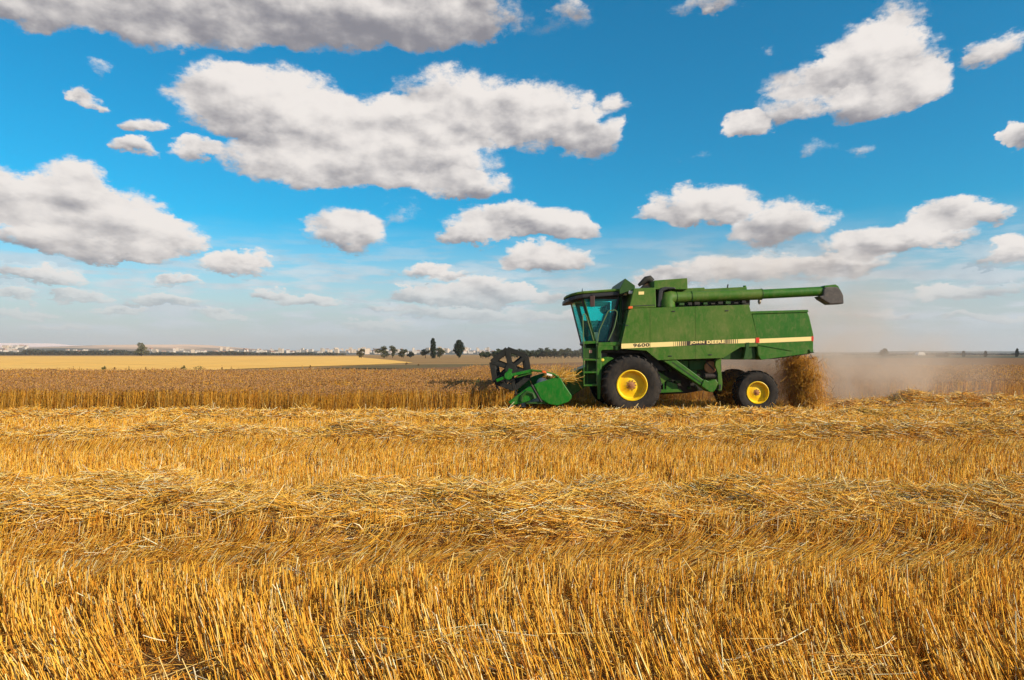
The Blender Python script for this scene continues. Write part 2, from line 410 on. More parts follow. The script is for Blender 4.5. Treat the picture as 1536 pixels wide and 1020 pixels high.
# ------------------------------------------------------------------ stubble
straw_m = attr_mat('straw', 0.5, 0.18, 0.10)
def track(x, y):
    w = (fbm(x, x * 0, 1.6, 33) - .5) * .35
    s = lambda a, b: np.clip((y + w - a) / (b - a), 0, 1)
    return s(5.10, 5.30) * (1 - s(6.15, 6.45))
def lean_of(x, y):
    """how far the stems lean along X (and Y) at a place: tracks and wind rows press them over"""
    n = fbm(x, y, 1.3, 4) - .5; n2 = fbm(x, y, .5, 9) - .5
    lx = 0.04 + n * .22 + n2 * .16
    s = lambda a, b: np.clip((y - a) / (b - a), 0, 1)
    lx = lx - 0.36 * (1 - s(3.6, 4.7)) * (0.70 + .6 * fbm(x, y, 2.2, 6))           # near strip pushed to one side
    trk = track(x, y)
    lx = lx + trk * (.75 + 2.0 * n + 1.2 * n2)
    t2 = s(11.2, 11.6) * (1 - s(12.6, 13.0)); lx = lx + t2 * .45
    ly = (fbm(x, y, .9, 12) - .5) * .3 - trk * .15
    return lx, ly

def stubble(name, y0, y1, dens, h, wd, K, label, row=0.15, leaf=0.35, xr=None, tillers=5):
    Q, idx, Pc = field_points(y0, y1, dens, row=row, tillers=tillers)
    if xr is not None:
        k = (Q[:, 0] > xr[0]) & (Q[:, 0] < xr[1]); Q = Q[k]; idx = idx[k]
    n = len(Q)
    gap = fbm(Q[:, 0], Q[:, 1], .8, 20) > .24 + .10 * RNG.random(n)
    gap &= RNG.random(n) > .45 * track(Q[:, 0], Q[:, 1])
    Q = Q[gap]; idx = idx[gap]; n = len(Q)
    lx, ly = lean_of(Q[:, 0], Q[:, 1])
    pl = RNG.normal(0, .06, (idx.max() + 1, 2))[idx] + RNG.normal(0, .075, (n, 2))
    D = nrm(np.stack([lx + pl[:, 0], ly + pl[:, 1], np.ones(n)], 1))
    P = np.stack([Q[:, 0], Q[:, 1], np.full(n, -.01)], 1)
    L = np.clip(RNG.normal(h, h * .14, n), h * .35, h * 1.35) * (.85 + .35 * fbm(Q[:, 0], Q[:, 1], 1.1, 30))
    tk = track(Q[:, 0], Q[:, 1]); L = L * (1 - .30 * tk * RNG.uniform(.3, 1.2, n))
    fall = RNG.random(n) < .03
    D[fall] = nrm(D[fall] + RNG.normal(0, .6, (fall.sum(), 3)) * np.array([1, 1, .2])); L[fall] *= 1.3
    bend = np.stack([RNG.normal(0, .02, n) + lx * .03, RNG.normal(0, .02, n), np.zeros(n)], 1)
    w = np.clip(RNG.normal(wd, wd * .22, n), wd * .5, wd * 1.6)
    b = Bag()
    tubes(b, P, D, L, w, straw_cols(n), K, bend, prof=np.linspace(1.12, .9, K))
    # dry leaf sheaths hanging off the stems
    m_ = RNG.random(n) < leaf; k = m_.sum()
    if k:
        t = RNG.uniform(.15, .7, k)
        P2 = P[m_] + D[m_] * (L[m_] * t)[:, None]
        D2 = nrm(D[m_] + RNG.normal(0, .55, (k, 3)))
        tubes(b, P2, D2, RNG.uniform(.06, .16, k) * h / .28, w[m_] * 1.1, straw_cols(k, (.15, .15, .15, .2, .2, .15, .05), .9), 3,
              np.stack([RNG.normal(0, .03, k), RNG.normal(0, .03, k), -np.abs(RNG.normal(0, .05, k))], 1), prof=(1, .9, .2), sides=1)
    o = b.build(name, straw_m); tag(o, label, 'stubble', kind='stuff'); return o

stubble('stubble', 2.7, 6.9, 680, .275, .0032, 3, 'sharp cut golden stubble stems standing closest to the viewer')
stubble('stubble', 6.9, 12.9, 430, .25, .0036, 2, 'golden stubble strip between the two broad straw rows', row=.17)
stubble('stubble', 12.9, 19.6, 260, .23, .0052, 2, 'fine pale stubble strip just before the harvester wheels', row=.19, leaf=.15)
stubble('stubble', 19.6, 24.6, 170, .22, .006, 2, 'fresh stubble under and behind the green harvester', row=.19, leaf=.1, xr=(0.3, 22.))

def litter(name, y0, y1, n, lmax, w, label):
    y = np.sqrt(RNG.uniform(y0 ** 2, y1 ** 2, n)); x = RNG.uniform(-1, 1, n) * (y * .8 + 1.4)
    th = RNG.uniform(0, 2 * np.pi, n); pit = RNG.normal(0.08, .18, n)
    D = nrm(np.stack([np.cos(th), np.sin(th), pit], 1))
    P = np.stack([x, y, np.abs(RNG.normal(0.01, .05, n))], 1)
    b = Bag(); tubes(b, P, D, RNG.uniform(.05, lmax, n), np.full(n, w), straw_cols(n, (.2, .2, .15, .15, .15, .1, .05)), 2)
    # a few long loose straws lying over the tops of the stubble
    k = n // 70; yy = RNG.uniform(y0, y1, k); xx = RNG.uniform(-1, 1, k) * (yy * .8 + 1.4); th = RNG.normal(0, .6, k)
    D = nrm(np.stack([np.cos(th), np.sin(th), RNG.normal(0, .22, k)], 1))
    tubes(b, np.stack([xx, yy, RNG.uniform(.08, .27, k)], 1), D, RNG.uniform(.15, .5, k), np.full(k, w * 1.2), straw_cols(k, (.2, .3, .3, .1, .1, .05, .1)), 4, RNG.normal(0, .04, (k, 3)))
    o = b.build(name, straw_m); tag(o, label, 'loose straw', kind='stuff')
litter('loose_straw', 2.7, 7.0, 22000, .22, .002, 'broken straw and chaff littering the soil between near stubble')
litter('loose_straw', 7.0, 19.5, 26000, .3, .0035, 'broken straw scattered over the farther stubble strips')

def fallen(px, py, n, sx, sy, ang, label):
    Y = dep(py, .12); x0 = (px - HX) * Y / F; b = Bag()
    x = x0 + RNG.normal(0, sx, n); y = Y + RNG.normal(0, sy, n); th = ang + RNG.normal(0, .45, n)
    D = nrm(np.stack([np.cos(th), np.sin(th), RNG.normal(.02, .12, n)], 1)); L = RNG.uniform(.12, .42, n)
    tubes(b, np.stack([x, y, RNG.uniform(.04, .24, n)], 1) - D * (L / 2)[:, None], D, L, RNG.uniform(.0018, .0032, n), straw_cols(n, (.2, .25, .25, .1, .1, .05, .15)), 4, RNG.normal(0, .035, (n, 3)))
    tag(b.build('loose_straw', straw_m), label, 'loose straw', kind='stuff')
fallen(665, 985, 260, .30, .10, -.35, 'bundle of fallen straws flattened over the stubble at the front edge')
fallen(60, 1000, 160, .25, .09, -.5, 'small fan of fallen straws in the nearest stubble, on the side away from the harvester')
fallen(1230, 1000, 140, .25, .10, .3, 'thin scatter of fallen straws in the nearest stubble below the wheels')

def windrow(name, y0, hw, H, x0, x1, n, w, lmax, label, base_z=.10, lump=1.0):
    def top(x, y):
        c = y0 + (fbm(x, x * 0, 3.0, 40) - .5) * hw * .7
        u = np.clip(1 - ((y - c - (fbm(x, y, .6, 47) - .5) * .35) / (hw * (0.8 + .45 * fbm(x, x * 0 + 9, 2.0, 41)))) ** 2, 0, 1)
        return base_z + H * u ** .36 * np.clip(.10 + lump * 1.55 * fbm(x, y, .75, 42), .05, 2) * (.70 + .6 * fbm(x, y, 3.3, 43))
    b = Bag()
    # packed straw core
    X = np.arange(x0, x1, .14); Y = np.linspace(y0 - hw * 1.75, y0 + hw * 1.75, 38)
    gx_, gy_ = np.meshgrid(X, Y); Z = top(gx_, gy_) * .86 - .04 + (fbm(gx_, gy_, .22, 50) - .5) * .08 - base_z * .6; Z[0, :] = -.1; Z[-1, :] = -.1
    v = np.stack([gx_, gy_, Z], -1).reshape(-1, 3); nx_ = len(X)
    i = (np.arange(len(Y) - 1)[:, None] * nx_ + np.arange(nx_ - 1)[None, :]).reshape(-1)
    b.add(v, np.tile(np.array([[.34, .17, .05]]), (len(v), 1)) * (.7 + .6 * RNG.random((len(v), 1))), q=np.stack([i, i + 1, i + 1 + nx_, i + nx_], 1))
    x = RNG.uniform(x0, x1, n); yy = y0 + RNG.uniform(-1, 1, n) * hw * 1.38
    k_ = (top(x, yy) > base_z * 1.25) | (RNG.random(n) < .25); x = x[k_]; yy = yy[k_]; n = len(x)
    tz = top(x, yy)
    dpt = RNG.random(n) ** 2.2
    z = tz - dpt * np.minimum(tz, .16) + RNG.normal(0, .012, n) - .03
    z = np.maximum(z, .02)
    th = RNG.normal(0, .75, n) + (fbm(x, yy, .7, 60) - .5) * 2.4
    th = np.where(RNG.random(n) < .22, RNG.uniform(0, np.pi, n), th)
    pit = RNG.normal(0.0, .20, n) + (fbm(x, yy, .5, 61) - .5) * .5
    D = nrm(np.stack([np.cos(th), np.sin(th), pit], 1))
    L = RNG.uniform(.10, lmax, n) * RNG.uniform(.6, 1, n)
    P = np.stack([x, yy, z], 1) - D * (L / 2)[:, None]
    bend = RNG.normal(0, 1, (n, 3)) * (L * .14)[:, None]; bend[:, 2] -= L * .06
    cc = straw_cols(n, (.24, .24, .22, .09, .09, .06, .10)) * (0.86 + .28 * fbm(x, yy, .5, 77))[:, None]
    tubes(b, P, D, L, np.clip(RNG.normal(w, w * .25, n), w * .4, w * 2), cc, 4, bend)
    # stray ends sticking out of the row
    k = n // 26; x = RNG.uniform(x0, x1, k); yy = y0 + RNG.uniform(-.8, .8, k) * hw
    D = nrm(np.stack([RNG.normal(0, 1, k), RNG.normal(0, 1, k), RNG.uniform(.1, .9, k)], 1))
    tubes(b, np.stack([x, yy, top(x, yy) - .05], 1), D, RNG.uniform(.08, .28, k), np.full(k, w), straw_cols(k, (.2, .3, .3, .1, .1, .05, .1)), 3, RNG.normal(0, .03, (k, 3)))
    o = b.build(name, straw_m); tag(o, label, 'straw row', 'rows of cut straw lying across the stubble', kind='stuff'); return o

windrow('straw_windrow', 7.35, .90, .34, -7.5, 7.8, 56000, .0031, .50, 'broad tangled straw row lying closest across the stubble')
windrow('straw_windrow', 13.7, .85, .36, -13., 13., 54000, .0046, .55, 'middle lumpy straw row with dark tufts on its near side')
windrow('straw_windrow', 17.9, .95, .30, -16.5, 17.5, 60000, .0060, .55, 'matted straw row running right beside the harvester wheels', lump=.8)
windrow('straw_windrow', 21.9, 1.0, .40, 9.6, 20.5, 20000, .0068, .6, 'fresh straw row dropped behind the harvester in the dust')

# ------------------------------------------------------------------ standing wheat
def wheat():
    b = Bag()
    def region(x0f, x1f, y0, y1, dens, wd, hd):
        n = int((y1 - y0) * dens * 2 * ((y0 + y1) / 2 * .82 + 2)); y = RNG.uniform(y0, y1, n)
        x = RNG.uniform(-1, 1, n) * (y * .82 + 2)
        k = (x > x0f) & (x < x1f) & (y > y0 + .7 * (fbm(x, x * 0, .7, 91) - .35) + .08) & (fbm(x, y, .45, 92) > .28); x = x[k]; y = y[k]; n = len(x)
        hh = .79 + (fbm(x, y, 2.6, 70) - .5) * .24 + (vnoise(x, y, .5, 72) - .5) * .10 + RNG.normal(0, .055, n)
        lx = .05 + (fbm(x, y, 2.0, 71) - .5) * .5 + RNG.normal(0, .10, n)
        D = nrm(np.stack([lx, RNG.normal(0, .06, n), np.ones(n)], 1))
        P = np.stack([x, y, np.zeros(n)], 1)
        c = straw_cols(n, (.32, .20, .06, .20, .18, .08, .0), .80)
        deep = (y - y0) > 2.0     # only the tops of inner stems can be seen
        start = np.where(deep, hh * .45, 0.); P = P + D * start[:, None]
        tubes(b, P, D, hh - start, np.full(n, wd), c, 2)
        T = P + D * (hh - start)[:, None]
        dz = nrm(np.stack([lx + RNG.normal(.15, .45, n), RNG.normal(0, .4, n), RNG.uniform(.0, 1, n)], 1))
        hc = np.array([[.38, .19, .065]]) * RNG.uniform(.65, 1.35, (n, 1)) * np.array([[1, 1, 1]]) + RNG.uniform(0, .05, (n, 1))  # ear brown darkened to stand for cloud shade on the crop
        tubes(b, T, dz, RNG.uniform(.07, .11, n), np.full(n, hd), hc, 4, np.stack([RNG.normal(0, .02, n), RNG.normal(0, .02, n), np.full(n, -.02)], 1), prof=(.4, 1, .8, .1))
    XF = -0.02
    region(-60, XF, 19.15, 21.2, 260, .0034, .0095)
    region(-60, XF, 21.2, 24.7, 110, .0045, .012)
    region(-60, 60, 24.7, 26.8, 190, .0045, .012)
    region(-60, 60, 26.8, 33, 60, .006, .016)
    region(-60, 60, 33, 44, 34, .008, .02)
    region(gx(690, 50), 60, 44, 62, 14, .010, .026)
    # closed canopy of the crop, below the highest ears
    for (xa, xb, ya, yb, st) in ((-62, XF - .25, 20.6, 25.6, .35), (-62, 62, 25.6, 47, .5)):
        X = np.arange(xa, xb, st); Y = np.arange(ya, yb, st * .8); gx_, gy_ = np.meshgrid(X, Y)
        Z = .64 + (fbm(gx_, gy_, 2.6, 70) - .5) * .2 + RNG.normal(0, .05, gx_.shape)
        Z[0, :] = .05
        v = np.stack([gx_ + RNG.normal(0, .1, gx_.shape), gy_, Z], -1).reshape(-1, 3); nx_ = len(X)
        i = (np.arange(len(Y) - 1)[:, None] * nx_ + np.arange(nx_ - 1)[None, :]).reshape(-1)
        b.add(v, np.array([[.27, .135, .05]]) * RNG.uniform(.7, 1.25, (len(v), 1)), q=np.stack([i, i + 1, i + 1 + nx_, i + nx_], 1))  # canopy brown carries the same painted cloud shade
    o = b.build('standing_wheat', attr_mat('wheat', .6, .12, .1)); tag(o, 'dense ripe brown wheat, darkened as under cloud shade, still standing beyond the cut field', 'wheat', kind='stuff')
wheat()
wtop = ground_mat('wheat_top_shaded', (0.21, 0.11, 0.05), (0.33, 0.18, 0.08), 1.2, 12.0, (0.20, 0.105, 0.05), 1.0, bump=0.3)  # cloud shade over the far wheat is put into this brown
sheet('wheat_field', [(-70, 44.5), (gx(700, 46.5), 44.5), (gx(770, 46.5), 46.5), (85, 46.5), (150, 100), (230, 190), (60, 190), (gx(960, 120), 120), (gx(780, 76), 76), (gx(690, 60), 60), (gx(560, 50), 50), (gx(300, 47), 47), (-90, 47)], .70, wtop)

# ------------------------------------------------------------------ combine harvester
G_TOP = mat('green_paint_dusty', (0.034, 0.125, 0.008), 0.5, spec=0.22, col2=(0.088, 0.15, 0.024), scale=1.6, dirt=(.30, .22, .10))
G = mat('green_paint', (0.014, 0.112, 0.005), 0.45, spec=0.25, col2=(0.042, 0.135, 0.012), scale=2.5, dirt=(.28, .20, .09))
G_NEW = mat('green_paint_new', (0.003, 0.125, 0.007), 0.4, spec=0.25, col2=(0.008, 0.15, 0.010), scale=3, dirt=(.25, .20, .08))
G_DARK = mat('green_frame', (0.014, 0.062, 0.008), 0.55, spec=.25, col2=(0.035, 0.08, 0.018), scale=5)
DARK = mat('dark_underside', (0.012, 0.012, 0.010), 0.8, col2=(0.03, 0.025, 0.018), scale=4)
BLACK = mat('black_trim', (0.015, 0.015, 0.016), 0.5)
RUB = mat('tyre_rubber', (0.014, 0.013, 0.013), 0.8, spec=0.2, col2=(0.032, 0.027, 0.024), scale=5, bump=.2, dirt=(.13, .09, .05))
BOOT = mat('worn_rubber', (0.05, 0.045, 0.045), 0.8, col2=(0.10, 0.085, 0.075), scale=9)
YEL = mat('yellow_paint', (0.88, 0.62, 0.008), 0.42, spec=0.35, col2=(0.78, 0.48, 0.015), scale=6, dirt=(.34, .20, .07))
CREAM = mat('cream_decal', (0.86, 0.66, 0.26), 0.5)
DECAL = mat('dark_decal', (0.035, 0.02, 0.015), 0.5)
RED = mat('red_reflector', (0.62, 0.035, 0.012), 0.35)
ORANGE = mat('orange_lens', (0.75, 0.13, 0.02), 0.3)
RUST = mat('rusty_steel', (0.26, 0.10, 0.04), 0.8, col2=(0.40, 0.19, 0.08), scale=14)
STEEL = mat('worn_steel', (0.25, 0.22, 0.18), 0.5, metal=0.6, col2=(0.35, 0.30, 0.22), scale=8)
GREY = mat('reel_grey', (0.012, 0.014, 0.014), 0.7, spec=.2, col2=(0.025, 0.024, 0.02), scale=7)
WHITE = mat('white_plate', (0.75, 0.72, 0.66), 0.5)
SEAT = mat('seat_cloth', (0.02, 0.05, 0.07), 0.9)
SKIN = mat('skin', (0.42, 0.22, 0.14), 0.6)
SHIRT = mat('shirt_cloth', (0.05, 0.10, 0.16), 0.9)
TROUSER = mat('trouser_cloth', (0.30, 0.27, 0.22), 0.9)
HAIR = mat('dark_cap', (0.02, 0.018, 0.02), 0.8)

def glass_mat():
    mt = bpy.data.materials.new('tinted_glass'); mt.use_nodes = True; nt = mt.node_tree
    for n in list(nt.nodes):
        if n.type == 'BSDF_PRINCIPLED': nt.nodes.remove(n)
    t = nt.nodes.new('ShaderNodeBsdfTransparent'); t.inputs[0].default_value = (0.28, 0.98, 0.97, 1)
    g = nt.nodes.new('ShaderNodeBsdfGlossy'); g.inputs['Roughness'].default_value = 0.04; g.inputs[0].default_value = (.8, .8, .8, 1)
    lw = nt.nodes.new('ShaderNodeLayerWeight'); lw.inputs[0].default_value = .5; f = nt.nodes.new('ShaderNodeMath'); f.operation = 'POWER'; f.inputs[1].default_value = 4.0; nt.links.new(lw.outputs['Facing'], f.inputs[0])
    ff = nt.nodes.new('ShaderNodeMath'); ff.operation = 'MULTIPLY_ADD'; ff.inputs[1].default_value = .35; ff.inputs[2].default_value = .03; nt.links.new(f.outputs[0], ff.inputs[0]); f = ff
    mx = nt.nodes.new('ShaderNodeMixShader'); nt.links.new(f.outputs[0], mx.inputs[0]); nt.links.new(t.outputs[0], mx.inputs[1]); nt.links.new(g.outputs[0], mx.inputs[2])
    df = nt.nodes.new('ShaderNodeBsdfDiffuse'); df.inputs[0].default_value = (.03, .42, .40, 1); m2 = nt.nodes.new('ShaderNodeMixShader'); m2.inputs[0].default_value = .11
    nt.links.new(mx.outputs[0], m2.inputs[1]); nt.links.new(df.outputs[0], m2.inputs[2])
    nt.links.new(m2.outputs[0], nt.nodes['Material Output'].inputs[0]); return mt
GLASS = glass_mat()

def bm_obj(name, bm, material, parent, bevel=0.0, smooth=False):
    bmesh.ops.recalc_face_normals(bm, faces=bm.faces)
    me = bpy.data.meshes.new(name); bm.to_mesh(me); bm.free(); me.materials.append(material)
    if smooth:
        me.polygons.foreach_set('use_smooth', [True] * len(me.polygons))
        me.set_sharp_from_angle(angle=R(38))
    o = bpy.data.objects.new(name, me); link(o, parent)
    if parent is not None: o.matrix_parent_inverse = Matrix.Translation(-wloc(parent))
    if bevel:
        md = o.modifiers.new('bevel', 'BEVEL'); md.width = bevel; md.segments = 2; md.limit_method = 'ANGLE'; md.angle_limit = R(40)
    return o
def wloc(o):
    v = Vector(o.location)
    return v   # every part is built in place, roots carry the only offset
def prism(bm, poly, y0, y1):
    """polygon given as (x, z), extruded along Y"""
    a = [bm.verts.new((x, y0, z)) for x, z in poly]; b = [bm.verts.new((x, y1, z)) for x, z in poly]
    n = len(poly); bm.faces.new(a); bm.faces.new(b[::-1])
    for i in range(n): bm.faces.new((a[i], a[(i + 1) % n], b[(i + 1) % n], b[i]))
    return a, b
def pprism(bm, pts, Y, y0, y1): return prism(bm, [W(px, py, Y) for px, py in pts], y0, y1)
def box(bm, x0, x1, y0, y1, z0, z1): return prism(bm, [(x0, z0), (x1, z0), (x1, z1), (x0, z1)], y0, y1)
def tube(bm, pts, r, seg=10, cap=True):
    pts = [Vector(p) for p in pts]; rs = r if isinstance(r, (list, tuple)) else [r] * len(pts)
    rings = []; up = None
    for i, p in enumerate(pts):
        d = (pts[min(i + 1, len(pts) - 1)] - pts[max(i - 1, 0)]).normalized()
        if up is None:
            up = Vector((0, 0, 1)) if abs(d.z) < .9 else Vector((0, 1, 0))
        s = d.cross(up).normalized(); up = s.cross(d).normalized()
        rings.append([bm.verts.new(p + (s * math.cos(a) + up * math.sin(a)) * rs[i]) for a in [2 * math.pi * k / seg for k in range(seg)]])
    for i in range(len(rings) - 1):
        for k in range(seg): bm.faces.new((rings[i][k], rings[i][(k + 1) % seg], rings[i + 1][(k + 1) % seg], rings[i + 1][k]))
    if cap: bm.faces.new(rings[0][::-1]); bm.faces.new(rings[-1])
def lathe_y(bm, prof, c, seg=48):
    """profile of (radius, y) turned about the Y axis through c"""
    rings = []
    for r, y in prof:
        rings.append([bm.verts.new((c[0] + r * math.cos(a), c[1] + y, c[2] + r * math.sin(a))) for a in [2 * math.pi * k / seg for k in range(seg)]])
    for i in range(len(rings) - 1):
        for k in range(seg): bm.faces.new((rings[i][k], rings[i][(k + 1) % seg], rings[i + 1][(k + 1) % seg], rings[i + 1][k]))
    return rings
def bar(bm, p0, p1, w, h):
    """square bar from p0 to p1, w wide across Y, h tall"""
    p0, p1 = Vector(p0), Vector(p1); d = (p1 - p0).normalized()
    yy = Vector((0, 1, 0)) if abs(d.y) < .9 else Vector((1, 0, 0)); s = (yy - d * yy.dot(d)).normalized() * w / 2; u = d.cross(s).normalized() * h / 2
    v = [bm.verts.new(p + a * s + b * u) for p in (p0, p1) for a, b in ((-1, -1), (1, -1), (1, 1), (-1, 1))]
    for f in ((0, 1, 2, 3), (7, 6, 5, 4), (0, 4, 5, 1), (1, 5, 6, 2), (2, 6, 7, 3), (3, 7, 4, 0)): bm.faces.new([v[i] for i in f])

HV = empty('combine_harvester', (5.0, 21.6, 0))
tag(HV, 'green combine harvester with yellow wheel rims cutting the standing wheat', 'combine harvester')
YN, YF = 20.0, 23.2
def part(name, fn, material, parent=HV, bevel=0.0, smooth=False):
    bm = bmesh.new(); fn(bm)
    return bm_obj2(name, bm, material, parent, bevel, smooth)
def bm_obj2(name, bm, material, parent, bevel=0.0, smooth=False):
    # vertices are in world space; shift them into the root's space
    bmesh.ops.translate(bm, verts=bm.verts, vec=-Vector((5.0, 21.6, 0)))
    bmesh.ops.recalc_face_normals(bm, faces=bm.faces)
    me = bpy.data.meshes.new(name); bm.to_mesh(me); bm.free(); me.materials.append(material)
    if smooth:
        me.polygons.foreach_set('use_smooth', [True] * len(me.polygons)); me.set_sharp_from_angle(angle=R(38))
    o = bpy.data.objects.new(name, me); link(o, parent)
    if bevel:
        md = o.modifiers.new('bevel', 'BEVEL'); md.width = bevel; md.segments = 2; md.limit_method = 'ANGLE'; md.angle_limit = R(40)
    return o

# inner hull, a little inside the outer side panels
low = [(931.7, 523), (969.4, 526), (987, 540), (1084, 537), (1111, 520.5), (1136, 519.5)]
hull = [(932, 514), (943.5, 462.6), (1123, 457), (1135, 506)] + low[::-1]
part('body', lambda bm: pprism(bm, [(933, 515), (944.5, 463.2), (1122, 457.8), (1134, 506), (1134, 519), (1111, 520), (1083.4, 536.4), (987.6, 539.4), (970, 525.6), (933, 522.5)], YN, YN + .05, YF), G, bevel=.015)
def stripe_y(px, k): return (515.6 - (px - 931.7) * .0385) if k == 0 else (523.0 - (px - 931.7) * .0455)
def lean(bm, zs=2.1, k=.085):
    for v in bm.verts:
        if v.co.z > zs: v.co.y += (v.co.z - zs) * k
def panel(pts):
    def f(bm):
        pprism(bm, pts, YN, YN - .012, YN + .045); 
    return f
pan = [
 [(932, 514.6), (943.8, 462.8), (974.7, 461.8), (974.7, 513.9), (974.7, 530.2), (969.4, 526), (931.7, 523)],
 [(974.95, 461.8), (1042.6, 459.6), (1042.6, 538.4), (987, 540.2), (974.95, 530.8)],
 [(1042.85, 459.5), (1123.4, 457), (1135.6, 506), (1136, 519.6), (1111, 520.6), (1084.3, 537), (1042.85, 538.4)]]
panels = []
for pp in pan:
    o = part('side_panel', panel(pp), G_TOP, bevel=.004); panels.append(o)
# trim strip: cream band, bars, dark field and lettering, each standing just proud of the sheet below
def band(bm, a, b, y0=YN - .018, y1=YN - .0125, t=0.0, u=0.0):
    pprism(bm, [(a, stripe_y(a, 0) + t), (b, stripe_y(b, 0) + t), (b, stripe_y(b, 1) - u), (a, stripe_y(a, 1) - u)], YN, y0, y1)
part('stripe', lambda bm: band(bm, 931.9, 974.3), CREAM, panels[0])
part('stripe', lambda bm: [band(bm, 975.2, 1010)] + [band(bm, 1010.6 + i * 3.0, 1010.6 + i * 3.0 + max(.7, 2.3 - i * .28)) for i in range(7)], CREAM, panels[1])
part('stripe', lambda bm: [band(bm, 1108.5, 1132.6)] + [band(bm, 1088.3 + i * 3.0, 1088.3 + i * 3.0 + .7 + i * .27) for i in range(7)], CREAM, panels[2])
part('stripe_ground', lambda bm: band(bm, 1010.4, 1042.3, YN - .0165, YN - .0125, .12, .12), DECAL, panels[1])
part('stripe_ground', lambda bm: band(bm, 1043.2, 1108.4, YN - .0165, YN - .0125, .12, .12), DECAL, panels[2])
part('reflector', lambda bm: pprism(bm, [(1133.3, 506.6), (1138.6, 506.4), (1138.6, 514.2), (1133.3, 514.4)], YN, YN - .03, YN - .013), RED)
def lettering(txt, px0, px1, pyb0, h, material, parent, Y, slope, ext=.004, off=.018):
    cu = bpy.data.curves.new('tmp_text', 'FONT'); cu.body = txt; cu.size = 1.0; cu.offset = off; cu.extrude = .0
    cu.space_character = 1.08; cu.resolution_u = 4
    to = bpy.data.objects.new('tmp_text', cu); COL.objects.link(to)
    dg = bpy.context.evaluated_depsgraph_get(); me = bpy.data.meshes.new_from_object(to.evaluated_get(dg))
    COL.objects.unlink(to); bpy.data.objects.remove(to)
    co = np.array([v.co[:] for v in me.vertices]); x0, x1 = co[:, 0].min(), co[:, 0].max(); y0, y1 = co[:, 1].min(), co[:, 1].max()
    for v in me.vertices:
        fx = (v.co.x - x0) / (x1 - x0); fy = (v.co.y - y0) / (y1 - y0)
        px = px0 + fx * (px1 - px0); py = pyb0 - fx * (px1 - px0) * slope - fy * h
        X, Z = W(px, py, 20.0); v.co = Vector((X, Y, Z)) - Vector((5.0, 21.6, 0))
    me.materials.clear(); me.materials.append(material)
    o = bpy.data.objects.new('lettering', me); link(o, parent); return o
lettering('9600', 949.5, 974.0, 521.0, 5.6, DECAL, panels[0], YN - .021, .042, off=.03)
lettering('JOHN', 1034.5, 1056.3, 516.9, 5.0, CREAM, panels[1], YN - .021, .042, off=.05)
lettering('DEERE', 1059.8, 1087, 515.8, 5.0, CREAM, panels[2], YN - .021, .042, off=.05)

# rear hood
YR = 20.12
hood = part('rear_hood', lambda bm: pprism(bm, [(1129, 469.3), (1213.5, 465.8), (1217, 474), (1223.3, 501), (1223, 529.4), (1143.5, 540), (1139, 534), (1137, 506)], YN, YR, YF - .15), G, bevel=.03)
def hoodtop(bm): pprism(bm, [(1126, 466.6), (1214, 464.2), (1215, 467.8), (1126, 470.6)], YN, YR - .03, YF - .12)
part('hood_lid', hoodtop, G, bevel=.01)
part('stripe', lambda bm: pprism(bm, [(1139.2, 508.2), (1219.6, 504.8), (1219.6, 511.1), (1139.2, 514.6)], YN, YR - .008, YR + .001), CREAM, hood)
part('reflector', lambda bm: pprism(bm, [(1219.8, 504.2), (1222.8, 504.1), (1222.8, 511.4), (1219.8, 511.6)], YN, YR - .012, YR + .001), RED)
part('skirt_plate', lambda bm: pprism(bm, [(1139.5, 532.5), (1196, 526), (1222.2, 524), (1222.2, 529.2), (1143.5, 539.8)], YN, YR - .03, YR + .002), G, bevel=.006)
part('brace_plate', lambda bm: pprism(bm, [(1140, 517.5), (1141.5, 516.6), (1197, 526.3), (1196, 527.4)], YN, YR - .022, YR + .002), G)
part('latch', lambda bm: tube(bm, [PT(1214, 524, YR - .04), PT(1215.5, 528, YR - .06), PT(1220.5, 528.3, YR - .05)], .02, 6), G_DARK, smooth=True)
part('rear_frame', lambda bm: pprism(bm, [(1087, 536.4), (1113, 521.4), (1137, 520.2), (1137.5, 538.6), (1120, 539.6), (1088, 539.2)], YN, YN + .22, YF - .3), G_DARK, bevel=.01)
part('rear_frame_post', lambda bm: pprism(bm, [(1118, 514), (1124, 513.6), (1123, 524), (1120, 538), (1115, 538), (1118, 524)], YN, YN - .03, YN + .2), G_DARK, bevel=.01)
# upper box between cab and tank
part('upper_box', lambda bm: pprism(bm, [(951, 432.4), (983.4, 431.2), (984.4, 461.2), (943.8, 462.4), (945.2, 456)], YN, YN + .02, YF - .02), G_TOP, bevel=.02)
part('seam_strip', lambda bm: pprism(bm, [(948.5, 458.6), (983, 456.9), (983, 457.9), (948.5, 459.6)], YN, YN + .012, YN + .03), BLACK)
part('sticker', lambda bm: pprism(bm, [(958, 437.4), (966.2, 437.1), (966.2, 441.6), (958, 441.9)], YN, YN + .014, YN + .03), CREAM)
part('marker_lamp', lambda bm: pprism(bm, [(942, 460), (948.2, 459.3), (948.4, 463), (942, 463.6)], YN, YN - .07, YN + .03), ORANGE, bevel=.01)
for px, py, yy in ((937.6, 440.7, 20.75), (945.4, 438.7, 20.2)):
    def lampf(bm, px=px, py=py, yy=yy):
        x, z = W(px, py, yy); prism(bm, [(x - .05, z - .045), (x + .06, z - .045), (x + .06, z + .045), (x - .05, z + .045)], yy - .07, yy + .07)
    part('work_lamp', lampf, WHITE, bevel=.01)
